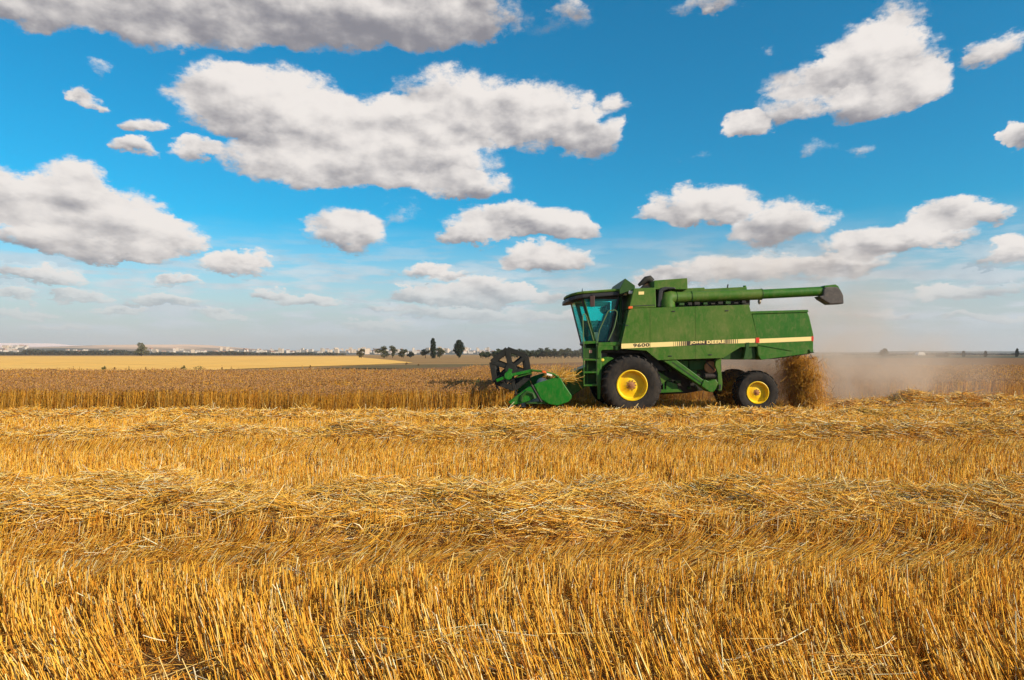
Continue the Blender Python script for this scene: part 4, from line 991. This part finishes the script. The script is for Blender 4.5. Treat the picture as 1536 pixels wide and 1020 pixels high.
# ---- the driver
def skinned(name, verts, edges, radii, material, parent=None):
    me = bpy.data.meshes.new(name); me.from_pydata(verts, edges, []); me.materials.append(material)
    o = bpy.data.objects.new(name, me); link(o, parent)
    sk = o.modifiers.new('skin', 'SKIN'); 
    for i, r_ in enumerate(radii):
        sv = me.skin_vertices[0].data[i] if me.skin_vertices else None
    bm = bmesh.new(); bm.from_mesh(me); ly = bm.verts.layers.skin.verify()
    for v, r_ in zip(bm.verts, radii): v[ly].radius = (r_, r_) if not isinstance(r_, tuple) else r_
    bm.verts.ensure_lookup_table(); bm.verts[0][ly].use_root = True
    bm.to_mesh(me); bm.free()
    sk.use_smooth_shade = True
    ss = o.modifiers.new('sub', 'SUBSURF'); ss.levels = 1; ss.render_levels = 1
    return o
def driver():
    D0 = Vector((2.98, 21.6, 0))
    v = [(2.98, 21.6, 2.68), (3.03, 21.6, 2.86), (3.04, 21.6, 3.04), (3.02, 21.6, 3.14), (2.99, 21.6, 3.20), (2.965, 21.6, 3.27), (2.96, 21.6, 3.34),
         (3.03, 21.42, 3.08), (2.97, 21.38, 2.86), (2.76, 21.45, 2.83), (2.66, 21.47, 2.84),
         (3.03, 21.78, 3.08), (2.97, 21.82, 2.86), (2.76, 21.75, 2.83), (2.66, 21.73, 2.84),
         (2.93, 21.5, 2.66), (2.60, 21.46, 2.68), (2.56, 21.46, 2.27), (2.45, 21.46, 2.25),
         (2.93, 21.7, 2.66), (2.60, 21.74, 2.68), (2.56, 21.74, 2.27), (2.45, 21.74, 2.25)]
    e = [(0, 1), (1, 2), (2, 3), (3, 4), (4, 5), (5, 6), (2, 7), (7, 8), (8, 9), (9, 10), (2, 11), (11, 12), (12, 13), (13, 14), (0, 15), (15, 16), (16, 17), (17, 18), (0, 19), (19, 20), (20, 21), (21, 22)]
    r = [(.13, .15), (.12, .15), (.12, .16), (.06, .07), (.055, .055), (.095, .085), (.075, .07), .065, .048, .038, .032, .065, .048, .038, .032, .085, .07, .05, .04, .085, .07, .05, .04]
    root = Vector((2.98, 21.6, 2.2))
    v = [tuple(Vector(p) - root) for p in v]
    o = skinned('person', v, e, r, SHIRT); o.location = root
    tag(o, 'driver in dark work clothes sitting at the steering wheel behind tinted cab glass', 'person')
    def sub(name, fn, material):
        bm = bmesh.new(); fn(bm); bmesh.ops.recalc_face_normals(bm, faces=bm.faces)
        me = bpy.data.meshes.new(name); bm.to_mesh(me); bm.free(); me.materials.append(material)
        me.polygons.foreach_set('use_smooth', [True] * len(me.polygons)); c = bpy.data.objects.new(name, me); link(c, o)
    def face(bm):
        bmesh.ops.create_icosphere(bm, subdivisions=3, radius=1.0)
        for w_ in bm.verts:
            p = w_.co; p.x *= .098; p.y *= .082; p.z *= .125
            if p.x < -.07 and abs(p.y) < .022 and -.04 < p.z < .015: p.x -= .022       # nose
            if p.x < -.06 and abs(abs(p.y) - .035) < .014 and .005 < p.z < .035: p.x += .012   # eye sockets
            if p.x < -.05 and abs(p.y) < .03 and -.075 < p.z < -.055: p.x -= .006      # lips
            p += Vector((2.955, 21.6, 3.28)) - root
        for s in (-1, 1):
            g = bmesh.ops.create_icosphere(bm, subdivisions=1, radius=.03)
            for w_ in g['verts']: w_.co = Vector((w_.co.x * .7, w_.co.y * .4 + s * .084, w_.co.z)) + Vector((2.965, 21.6, 3.275)) - root
    sub('face', face, SKIN)
    def cap(bm):
        bmesh.ops.create_uvsphere(bm, u_segments=16, v_segments=10, radius=1.0)
        for w_ in bm.verts:
            p = w_.co; z_ = max(p.z, -.05); w_.co = Vector((p.x * .108, p.y * .092, z_ * .10)) + Vector((2.965, 21.6, 3.325)) - root
        g = bmesh.ops.create_cube(bm, size=1.0)
        for w_ in g['verts']: w_.co = Vector((w_.co.x * .11, w_.co.y * .14, w_.co.z * .012)) + Vector((2.845, 21.6, 3.325)) - root
    sub('cap', cap, HAIR)
    for s in (-1, 1):
        def hand(bm, s=s):
            c = Vector((2.64, 21.6 + s * .135, 2.85))
            g = bmesh.ops.create_cube(bm, size=1.0)
            for w_ in g['verts']: w_.co = Vector((w_.co.x * .085, w_.co.y * .07, w_.co.z * .03)) + c - root
            for k in range(4):
                L_ = (.045, .055, .052, .040)[k]; b0 = c + Vector((-.04, (k - 1.5) * .019, .01)) - root
                tube(bm, [b0, b0 + Vector((-.025, 0, -.002)), b0 + Vector((-.035, 0, -L_ * .6)), b0 + Vector((-.012, 0, -L_))], [.0095, .009, .0085, .0075], 6)
            b0 = c + Vector((.01, -s * .035, 0)) - root
            tube(bm, [b0, b0 + Vector((-.02, -s * .025, -.012)), b0 + Vector((-.045, -s * .022, -.03))], [.012, .011, .009], 6)
        sub('hand', hand, SKIN)
    def legs(bm):
        for s in (-1, 1):
            yy = 21.6 + s * .12
            tube(bm, [Vector((3.0, yy, 2.68)) - root, Vector((2.60, yy + s * .01, 2.69)) - root, Vector((2.56, yy + s * .01, 2.64)) - root, Vector((2.55, yy + s * .01, 2.29)) - root], [.095, .078, .068, .058], 12)
    sub('trousers', legs, TROUSER)
driver()

def crop_on_header():
    b = Bag(); n = 420
    cx0 = W(842, 0, 19.8)[0]; x = cx0 + RNG.normal(0, .16, n); y = RNG.uniform(19.5, 21.2, n)
    z = W(0, 566, 19.8)[1] + RNG.normal(0, .06, n)
    D = nrm(np.stack([RNG.normal(.6, .5, n), RNG.normal(0, .4, n), RNG.normal(.25, .3, n)], 1))
    tubes(b, np.stack([x, y, z], 1), D, RNG.uniform(.12, .45, n), RNG.uniform(.003, .006, n), straw_cols(n, (.3, .3, .2, .1, .1, .05, .05)), 3, RNG.normal(0, .04, (n, 3)))
    tag(b.build('cut_wheat', straw_m), 'cut wheat stalks heaped over the green header behind its side plate', 'cut wheat', kind='stuff')
crop_on_header()

# ------------------------------------------------------------------ chopped straw pouring from the hood
def pour():
    b = Bag(); n = 13000
    t = RNG.random(n) ** .8
    x0, z0 = W(1194, 531, 21.4); x = x0 + np.where(RNG.random(n) < .7, .26 - np.abs(RNG.normal(0, .30, n)), .26 + np.abs(RNG.normal(0, .06, n)) * (1 + 2.2 * t)) + .13 * t - .10; z = z0 - t * 1.45 + RNG.normal(0, .03, n)
    x = np.maximum(x, x0 - .6); y = 21.35 + RNG.normal(0, .55, n)
    kk = (fbm(x * 1.0, z + y * .35, .16, 95) > .42) | (RNG.random(n) < .16); kk &= RNG.random(n) < np.clip(.45 + (x - x0 + .35) * 1.1, .2, 1)
    x, y, z = x[kk], y[kk], z[kk]; n = len(x)
    z = np.maximum(z, .08)
    D = nrm(np.stack([RNG.normal(.05, .35, n), RNG.normal(0, .35, n), RNG.normal(-1, .4, n)], 1))
    L = RNG.uniform(.06, .28, n)
    tubes(b, np.stack([x, y, z], 1), D, L, RNG.uniform(.0022, .0048, n), straw_cols(n, (.35, .2, .08, .2, .2, .2, .02), .8), 4, RNG.normal(0, .09, (n, 3)))
    # curled wads
    n = 2000; t = RNG.random(n); x = x0 + .20 - np.abs(RNG.normal(0, .26, n)) + .13 * t; z = z0 - .08 - t * 1.3; y = 21.3 + RNG.normal(0, .5, n)
    D = nrm(RNG.normal(0, 1, (n, 3)))
    tubes(b, np.stack([x, y, np.maximum(z, .1)], 1), D, RNG.uniform(.04, .13, n), RNG.uniform(.004, .009, n), straw_cols(n, (.2, .1, .03, .3, .25, .4, 0), .7), 4, RNG.normal(0, .12, (n, 3)), prof=(.6, 1, .8, .2), sides=1)
    o = b.build('falling_straw', straw_m); tag(o, 'brown straw tumbling down from the rear hood of the harvester', 'straw', kind='stuff')
    b = Bag(); n = 1800
    x = RNG.uniform(W(1085, 0, 21.4)[0], W(1150, 0, 21.4)[0], n); t = RNG.random(n); z = .12 + t * 1.1 * RNG.random(n)
    D = nrm(RNG.normal(0, 1, (n, 3)))
    tubes(b, np.stack([x, 21.8 + RNG.normal(0, .4, n), z + .2], 1), D, RNG.uniform(.04, .18, n), RNG.uniform(.002, .005, n), straw_cols(n, (.3, .3, .1, .2, .2, .1, .02), .8), 4, RNG.normal(0, .1, (n, 3)))
    o = b.build('chaff', straw_m); tag(o, 'loose chaff and short straw dropping between the harvester wheels', 'chaff', kind='stuff')
pour()

# ------------------------------------------------------------------ trees, shrubs, town
def leaf_mat(name, rough=.8): return attr_mat(name, rough, .15, .15)
LEAF = leaf_mat('leaves')
BARK = mat('bark', (.09, .06, .04), .9, col2=(.15, .10, .07), scale=6)
def leafcloud(pts_fn, n, size, col, name, parent, var=.35):
    P, s = pts_fn(n)
    n = len(P)
    N_ = nrm(RNG.normal(0, 1, (n, 3))); a = nrm(np.cross(N_, RNG.normal(0, 1, (n, 3)))); c_ = np.cross(N_, a)
    sz = size * RNG.uniform(.5, 1.3, (n, 1)) * s[:, None]
    off = np.stack([a, c_ * .6, -a, -c_ * .6], 1) * sz[:, None, :] + RNG.normal(0, .12, (n, 4, 3)) * sz[:, None, :]
    V = (P[:, None, :] + off).reshape(-1, 3); cc = np.clip(np.array([col]) * RNG.uniform(1 - var, 1 + var, (n, 1)) + RNG.uniform(0, .01, (n, 3)), 0, 1)
    b = Bag(); b.add(V, np.repeat(cc, 4, 0), q=(np.arange(n) * 4)[:, None] + np.arange(4)[None, :])
    return b.build(name, LEAF, parent, smooth=False)
def tree(px, ytop, Y, w, lobes, col, label, cat='tree', name='tree', trunk=.35, n=1400, size=.22, group=None, thin=1.0, zbase=0.0):
    x0, _ = W(px, HY, Y); ztop = W(px, ytop, Y)[1]; h = ztop - zbase
    if cat == 'tree' and Y < 400: w = w * 1.25; n = int(n * 1.5)
    if name == 'cypress_tree': w = w * 1.2; n = int(n * 1.4)
    root = empty(name, (x0, Y, zbase)); tag(root, label, cat, group)
    bm = bmesh.new()
    tube(bm, [(0, 0, -.1), (w * .02, 0, h * trunk * .6), (-w * .02, .1, h * trunk), (0, 0, h * .75)], [h * .035 * thin, h * .026 * thin, h * .022 * thin, h * .008 * thin], 7)
    for k in range(5):
        a = random.uniform(0, 6.3); l = random.choice(lobes)
        tube(bm, [(0, 0, h * trunk * random.uniform(.5, 1)), (l[0] * w * .5, math.sin(a) * w * .15, h * l[1] * .9)], [h * .014 * thin, h * .006 * thin], 5)
    bmesh.ops.recalc_face_normals(bm, faces=bm.faces)
    me = bpy.data.meshes.new('trunk'); bm.to_mesh(me); bm.free(); me.materials.append(BARK); link(bpy.data.objects.new('trunk', me), root)
    def fn(n):
        wts = np.array([l[2] * l[3] for l in lobes]); idx = RNG.choice(len(lobes), n, p=wts / wts.sum())
        L_ = np.array(lobes)[idx]
        d = nrm(RNG.normal(0, 1, (n, 3))); rr = RNG.random(n) ** .42
        # twig clusters inside every lobe
        cl = RNG.integers(0, 14, n); cdir = nrm(np.random.default_rng(int(px)).normal(0, 1, (14 * len(lobes), 3)))[cl + idx * 14]
        p = cdir * .72 + d * rr[:, None] * .45
        P = np.stack([L_[:, 0] * w * .5 + p[:, 0] * L_[:, 2] * w * .5, p[:, 1] * L_[:, 2] * w * .5, L_[:, 1] * h + p[:, 2] * L_[:, 3] * h * .5], 1)
        P[:, 2] = np.maximum(P[:, 2], .05)
        return P, np.ones(n)
    leafcloud(fn, n, size, col, 'crown', root)
    return root
G1 = (.085, .088, .045); G2 = (.11, .10, .055)
YT = 285
# lobes: (x, height, width, height extent) as shares of the tree's width and height
tree(542, 523.5, YT, 3.6, [(-.5, .55, .5, .5), (.15, .78, .5, .5), (0, .35, .7, .5)], G2, 'small wispy tree standing first and alone before the bright field edge', n=900, size=.2)
tree(575, 519.5, YT, 5.6, [(-.62, .62, .55, .4), (.15, .88, .5, .35), (.1, .35, .6, .6), (-.1, .55, .5, .4)], G1, 'bushy olive tree with a high tuft, beside a windswept partner', n=1500, size=.20)
tree(589, 519.2, YT, 3.6, [(-.1, .82, .6, .45), (.4, .62, .5, .3), (0, .45, .4, .6)], G1, 'windswept olive tree leaning away from its bushy partner', n=1100, size=.20)
tree(605, 523.2, YT, 3.8, [(.1, .75, .7, .5), (-.3, .45, .6, .6)], G1, 'round headed olive tree between the windswept tree and a low thicket', n=1100, size=.20)
tree(616, 527.5, YT, 3.2, [(.2, .6, .7, .7), (-.4, .5, .6, .6)], (.035, .045, .035), 'low dark thicket between round olive tree and pale roofs', 'bush', 'bush', n=800, size=.26, trunk=.1)
tree(638, 523.2, YT, 3.8, [(.1, .75, .8, .5), (-.3, .5, .7, .5)], (.07, .08, .05), 'grey green tree pressed against one side of the slim cypress', n=1100, size=.20)
tree(649.5, 507.3, YT - 3, 2.3, [(0, .15, .8, .4), (0, .35, .95, .5), (0, .55, .85, .5), (0, .75, .75, .45), (0, .92, .5, .2)], (.022, .035, .018), 'tall slim dark cypress pointing above the flat horizon', 'cypress tree', 'cypress_tree', n=3000, size=.22, trunk=.2)
tree(659, 522.3, YT, 4.4, [(-.1, .75, .8, .55), (.4, .6, .6, .4), (0, .4, .5, .5)], G1, 'dark spreading tree in the shelter of the slim cypress', n=1300, size=.20)
tree(688.3, 510, YT, 3.9, [(0, .35, .7, .4), (0, .55, 1.0, .6), (0, .75, .8, .5), (-.1, .9, .45, .22), (0, .2, .4, .3)], (.022, .035, .018), 'egg shaped dense cypress standing alone on the plain', 'cypress tree', 'cypress_tree', n=3800, size=.24, trunk=.25)
tree(212, 514, 600, 11, [(-.1, .8, .6, .4), (.15, .62, .7, .4), (.45, .3, .8, .4), (-.3, .3, .7, .5), (0, .5, .5, .5)], (.13, .13, .07), 'large pale olive tree rising alone over the far wheat edge', n=1900, size=.6)
# orchard row beside the reel
px = 724
olabs = 'small round olive tree in the long row behind the reel'
k = 0
first = None
for px in [724, 732.5, 741] + [748 + i * 5.2 for i in range(27)]:
    yt = 527.0 + RNG.normal(0, .35) - (.7 if px > 745 else 0); Y_ = 270 + RNG.uniform(-4, 6)
    if first is None:
        first = [tree(px, yt, Y_, 2.6, [(0, .6, 1, .7), (.3, .5, .7, .5), (-.3, .45, .8, .6)], (.05, .065, .03), olabs, 'olive tree', 'olive_tree', n=520, size=.26, trunk=.25, group='olive trees in the row behind the reel'),
                 tree(px + 4.2, yt + .5, Y_, 2.2, [(0, .55, 1, .8), (.25, .65, .6, .5)], (.045, .06, .03), olabs, 'olive tree', 'olive_tree', n=460, size=.26, trunk=.25, group='olive trees in the row behind the reel')]
        continue
    src = first[k % 2]; k += 1
    r_ = src.copy(); COL.objects.link(r_); r_.location = (W(px, 0, Y_)[0], Y_, 0); r_.rotation_euler = (0, 0, RNG.uniform(0, 6.2)); sc = RNG.uniform(.95, 1.35) * (1.12 if px > 745 else .95); r_.scale = (sc * 1.15, sc, sc)
    for ch in src.children:
        c_ = ch.copy(); COL.objects.link(c_); c_.parent = r_
# right hand distance
for (px, yt, Y_, w_, lab, kind) in (
    (1326, 521.5, 420, 4.5, 'dark clump of trees fading in the dust at the plain edge', 'tree'),
    (1419.5, 528.5, 400, 1.9, 'stubby hazy cypress nearest to the white house', 'cypress_tree'),
    (1445.5, 526.5, 380, 1.5, 'short hazy cypress, second beyond the white house', 'cypress_tree'),
    (1478.5, 526.5, 380, 1.5, 'hazy cypress spaced between the short one and the tallest', 'cypress_tree'),
    (1525.5, 523.0, 360, 1.5, 'tallest slim cypress in the hazy row on the plain', 'cypress_tree'),
    (1411, 532.0, 400, 5.0, 'low dark bush close beside the stubby hazy cypress', 'bush'),
    (1335, 530.5, 420, 8.0, 'wide low bush at the foot of the dusty tree clump', 'bush')):
    lob = [(0, .2, .8, .4), (0, .5, .9, .6), (0, .8, .6, .4)] if kind == 'cypress_tree' else [(0, .6, .9, .7), (.5, .45, .7, .5), (-.5, .4, .7, .5)]
    tree(px, yt, Y_, w_, lob, (.03, .042, .03), lab, kind.replace('_', ' '), kind, n=1100, size=.34, trunk=.2, zbase=0.0)
# weeds along the field edge
for (px, yt, yb_, wpx, lab) in (
    (297.5, 548.2, 558.4, 14, 'leafy green weed bush growing at the edge of the golden field'),
    (275, 548.6, 558.0, 9, 'thin forked weed beside the leafy bush at the golden field edge'),
    (156, 549, 557.6, 8, 'feathery weed alone before the widest part of the golden field'),
    (172, 550, 558, 2.5, 'dry weed stalk next to the feathery weed'),
    (193.5, 549, 558.6, 2.5, 'tall dark dry stalk at the golden field edge'),
    (219, 550, 557.5, 2.5, 'short dry stalk between the dark stalk and the weed bush'),
    (333, 548.5, 557, 2.5, 'dry stalk just past the leafy weed bush'),
    (347, 549, 557, 2.5, 'leaning dry stalk second past the leafy weed bush'),
    (465, 547.5, 556.5, 3.5, 'twiggy dry weed near the tip of the golden field'),
    (610, 543.5, 551, 5, 'brown tuft of dry weeds on the dark weedy strip'),
    (628, 546, 551.5, 4, 'small tuft of dry weeds beside the taller brown tuft')):
    Y_ = 62.0 if px < 500 else 96.0
    green = 'green' in lab or 'leafy green' in lab
    zb = 0.0 if px < 500 else .1
    tree(px, yt, Y_, wpx * Y_ / F, [(0, .6, .9, .8), (.3, .8, .5, .4), (-.4, .6, .5, .5)] if wpx > 3 else [(0, .6, .9, .8)], (.10, .11, .04) if wpx > 7 else (.16, .09, .04), lab, 'weed', 'weed_plant', n=260 if wpx > 7 else (110 if wpx > 3 else 60), size=.045, trunk=.3, thin=.5, zbase=zb)

# far wood: one dark mass of crowns across the plain
def wood(name, segs, Y, label, col, n_per_px=60):
    b = Bag()
    for (pa, pb, yt) in segs:
        n = int((pb - pa) * n_per_px); px_ = RNG.uniform(pa, pb, n); x = (px_ - HX) * Y / F
        ht = (HY - yt) * Y / F + CAM_H
        prof = ht * (.15 + 1.35 * fbm(x, x * 0, 16., 80) + .2 * vnoise(x, x * 0, 5., 81))
        z = RNG.random(n) ** .6 * prof; y = Y + RNG.uniform(0, 30, n)
        N_ = nrm(RNG.normal(0, 1, (n, 3))); a = nrm(np.cross(N_, RNG.normal(0, 1, (n, 3)))); c_ = np.cross(N_, a); s = RNG.uniform(.5, 1.3, (n, 1)) * Y / 1000 * 1.2
        V = (np.stack([x, y, z], 1)[:, None, :] + np.stack([a, c_, -a, -c_], 1) * s[:, None, :]).reshape(-1, 3)
        cc = np.array([col]) * RNG.uniform(.6, 1.5, (n, 1)); b.add(V, np.repeat(cc, 4, 0), q=(np.arange(n) * 4)[:, None] + np.arange(4)[None, :])
    o = b.build(name, LEAF, smooth=False); tag(o, label, 'woods', kind='stuff')
wood('far_wood', [(-250, 30, 528.5), (30, 130, 526.5), (130, 210, 526.5), (210, 300, 528), (300, 400, 528.5), (400, 470, 529.5), (470, 512, 530)], 1000, 'dark belt of far woods beyond the bright wheat field', (.045, .052, .038), 38)
wood('far_wood', [(1280, 1560, 530.5), (1560, 1900, 530)], 900, 'grey belt of far woods behind the hazy cypresses', (.035, .045, .035), 40)

# town on the far plain: small pale blocks with roofs, each a building
HOUSEW = mat('pale_wall', (.62, .54, .46), .8, col2=(.45, .38, .32), scale=.1); HOUSEC = mat('cream_wall', (.55, .43, .32), .8); ROOF = mat('red_roof', (.34, .15, .09), .8); WIN = mat('window_glass', (.05, .06, .07), .2)
def mk_house(name, lx, ly, lz, wm, gable, label, cat, group):
    r_ = empty(name, (0, 0, 0)); tag(r_, label, cat, group)
    bm = bmesh.new(); box(bm, -lx / 2, lx / 2, -ly / 2, ly / 2, -4, lz); bmesh.ops.recalc_face_normals(bm, faces=bm.faces)
    me = bpy.data.meshes.new('wall'); bm.to_mesh(me); bm.free(); me.materials.append(wm); link(bpy.data.objects.new('wall', me), r_)
    bm = bmesh.new()
    if gable: prism(bm, [(-lx / 2 - .4, lz + .02), (lx / 2 + .4, lz + .02), (lx / 2 - 2, lz + 2.6), (-lx / 2 + 2, lz + 2.6)], -ly / 2 - .4, ly / 2 + .4)
    else: box(bm, -lx / 2 - .2, lx / 2 + .2, -ly / 2 - .2, ly / 2 + .2, lz + .02, lz + .6)
    bmesh.ops.recalc_face_normals(bm, faces=bm.faces)
    me = bpy.data.meshes.new('roof'); bm.to_mesh(me); bm.free(); me.materials.append(ROOF if gable else wm); link(bpy.data.objects.new('roof', me), r_)
    for fl in range(max(1, int(lz // 3))):
        for i in range(3):
            bm = bmesh.new(); x = (-.3 + .3 * i) * lx; box(bm, x - .7, x + .7, -ly / 2 - .05, -ly / 2 + .05, fl * 3 + 1, fl * 3 + 2.3)
            me = bpy.data.meshes.new('window'); bmesh.ops.recalc_face_normals(bm, faces=bm.faces); bm.to_mesh(me); bm.free(); me.materials.append(WIN); link(bpy.data.objects.new('window', me), r_)
    return r_
protos = [mk_house('house', 13, 10, 5.5, HOUSEW, True, 'pale house with a red roof in the far town on the horizon', 'house', 'houses of the far town'),
          mk_house('house', 18, 12, 6, HOUSEW, False, 'flat roofed white house in the far town on the horizon', 'house', 'flat roofed houses of the far town'),
          mk_house('apartment_block', 15, 12, 15, HOUSEC, False, 'cream apartment block standing above the houses of the far town', 'apartment block', 'apartment blocks of the far town')]
spots = []
rr = random.Random(21)
for (pa, pb, n, y0, y1, blk) in ((0, 40, 26, 1750, 2500, .1), (40, 130, 12, 1700, 2000, 0), (215, 400, 44, 1650, 2300, .1), (385, 520, 50, 1700, 2600, .3), (520, 740, 130, 1650, 2600, .25), (130, 215, 8, 1700, 2100, 0)):
    for _ in range(n): spots.append((rr.uniform(pa, pb), rr.uniform(y0, y1), rr.random() < blk))
for i, (px, Y_, blk) in enumerate(spots):
    src = protos[2] if blk else protos[i % 2]
    if i == 0: o = protos[0]; src = None
    elif i == 1: o = protos[1]; src = None
    elif blk and 'placed' not in protos[2]: o = protos[2]; src = None; protos[2]['placed'] = 1
    else: o = src.copy(); COL.objects.link(o)
    x = (px - HX) * Y_ / F; o.location = (x, Y_, max(0, hill_z(x, Y_)) + 6.0 * (Y_ - 1600) / 1000); o.rotation_euler = (0, 0, rr.uniform(-.6, .6)); s = rr.uniform(.35, .8); o.scale = (s, s, s)
    if src is not None:
        for ch in src.children:
            if ch.name.startswith('window'): continue
            c_ = ch.copy(); COL.objects.link(c_); c_.parent = o
if 'placed' in protos[2]: del protos[2]['placed']
wh = mk_house('farmhouse', 9, 6, 3.0, WHITE, True, 'small white farmhouse half hidden in dust before the grey woods', 'farmhouse', None)
Y_ = 800; wh.location = ((1380 - HX) * Y_ / F, Y_, -1.5)
for o in wh.children:
    if o.name.startswith('roof'): o.data.materials[0] = WHITE

# green weeds among the near stubble
def weed(px, py, h, lab):
    Y_ = dep(py, 0.08); x = (px - HX) * Y_ / F; b = Bag(); n = 46
    P = np.stack([RNG.normal(0, .02, n), RNG.normal(0, .02, n), np.zeros(n)], 1)
    D = nrm(np.stack([RNG.normal(0, .5, n), RNG.normal(0, .5, n), np.ones(n)], 1))
    c = np.array([[.07, .10, .045]]) * RNG.uniform(.7, 1.6, (n, 1))
    tubes(b, P, D, RNG.uniform(.5, 1, n) * h, np.full(n, .006), c, 5, np.stack([RNG.normal(0, .05, n), RNG.normal(0, .05, n), np.full(n, -.03)], 1), prof=(.5, 1, 1.1, .8, .1), sides=1)
    o = b.build('weed_plant', leaf_mat('weed_leaves')); o.location = (x, Y_, 0); tag(o, lab, 'weed')
for px, py, h, lab in ((518, 892, .26, 'tallest green weed tuft showing among the near stubble'), (446, 905, .22, 'green weed tuft just beside the tallest one'), (592, 985, .16, 'low green weed by the fallen straws at the front edge'),
                   (728, 925, .2, 'lone green weed in stubble straight below the reel'), (330, 912, .15, 'small green weed partly buried in stubble'), (485, 975, .16, 'grey green weed low in the leaning front stubble'), (258, 930, .14, 'tiny green weed furthest along the stubble from the harvester')):
    weed(px, py, h, lab)

# ------------------------------------------------------------------ air: haze and dust
def vol_mat(name, col, dens, aniso=0.0, noise=None, falloff=True, emis=None):
    mt = bpy.data.materials.new(name); mt.use_nodes = True; nt = mt.node_tree; nt.nodes.clear()
    out = nt.nodes.new('ShaderNodeOutputMaterial'); v = nt.nodes.new('ShaderNodeVolumePrincipled')
    v.inputs['Color'].default_value = (*col, 1); v.inputs['Density'].default_value = dens; v.inputs['Anisotropy'].default_value = aniso
    nt.links.new(v.outputs[0], out.inputs['Volume'])
    if noise:
        tc = nt.nodes.new('ShaderNodeTexCoord')
        n = nt.nodes.new('ShaderNodeTexNoise'); n.inputs['Scale'].default_value = noise; n.inputs['Detail'].default_value = 4; n.inputs['Roughness'].default_value = .6
        nt.links.new(tc.outputs['Object'], n.inputs['Vector'])
        g = nt.nodes.new('ShaderNodeTexGradient'); g.gradient_type = 'SPHERICAL'
        sc = nt.nodes.new('ShaderNodeVectorMath'); sc.operation = 'MULTIPLY_ADD'; sc.inputs[1].default_value = (2, 2, 2); sc.inputs[2].default_value = (-1, -1, -1)
        nt.links.new(tc.outputs['Generated'], sc.inputs[0]); nt.links.new(sc.outputs[0], g.inputs[0])
        m1 = nt.nodes.new('ShaderNodeMath'); m1.operation = 'POWER'; m1.inputs[1].default_value = 1.9; nt.links.new(g.outputs['Fac'], m1.inputs[0])
        r = nt.nodes.new('ShaderNodeMapRange'); r.inputs[1].default_value = .40; r.inputs[2].default_value = .62; r.inputs[3].default_value = .10; r.inputs[4].default_value = 2.0; nt.links.new(n.outputs['Fac'], r.inputs[0])
        m2 = nt.nodes.new('ShaderNodeMath'); m2.operation = 'MULTIPLY'; nt.links.new(m1.outputs[0], m2.inputs[0]); nt.links.new(r.outputs[0], m2.inputs[1])
        m3 = nt.nodes.new('ShaderNodeMath'); m3.operation = 'MULTIPLY'; m3.inputs[1].default_value = dens; nt.links.new(m2.outputs[0], m3.inputs[0]); nt.links.new(m3.outputs[0], v.inputs['Density'])
    return mt
def volbox(name, c, half, material, label=None, rot=0.0):
    me = bpy.data.meshes.new(name); bm = bmesh.new(); bmesh.ops.create_cube(bm, size=2.0)
    for v in bm.verts: v.co = Vector((v.co.x * half[0], v.co.y * half[1], v.co.z * half[2]))
    bm.to_mesh(me); bm.free(); me.materials.append(material); o = link(bpy.data.objects.new(name, me)); o.location = c; o.rotation_euler = (0, rot, 0)
    tag(o, label, name.split('_')[0], kind='stuff'); return o
DUST = (.86, .75, .64)
volbox('dust_cloud', (11.6, 22.9, .9), (6.5, 3.0, 3.1), vol_mat('dust_low', DUST, .68, .2, .7), 'brown dust hanging low behind the harvester')
volbox('dust_cloud', (9.8, 27.5, 3.0), (11.5, 3.2, 6.2), vol_mat('dust_high', DUST, .30, .2, .34), 'thin grey dust drifting up beyond the harvester')
volbox('dust_cloud', (8.2, 21.9, .95), (1.5, .75, 1.1), vol_mat('dust_under', (.86, .58, .36), 2.4, .2, 1.6), 'warm brown dust trapped between the harvester wheels')
volbox('dust_cloud', (9.55, 21.4, .9), (.95, .9, 1.3), vol_mat('dust_pour', (.84, .60, .42), 1.8, .2, 1.8), 'tan dust wrapped round the straw pouring from the hood')
volbox('haze', (0, 2900, 70), (9500, 3100, 72), vol_mat('haze_air', (.86, .88, .92), .00013, .2), 'pale summer haze over the whole plain')
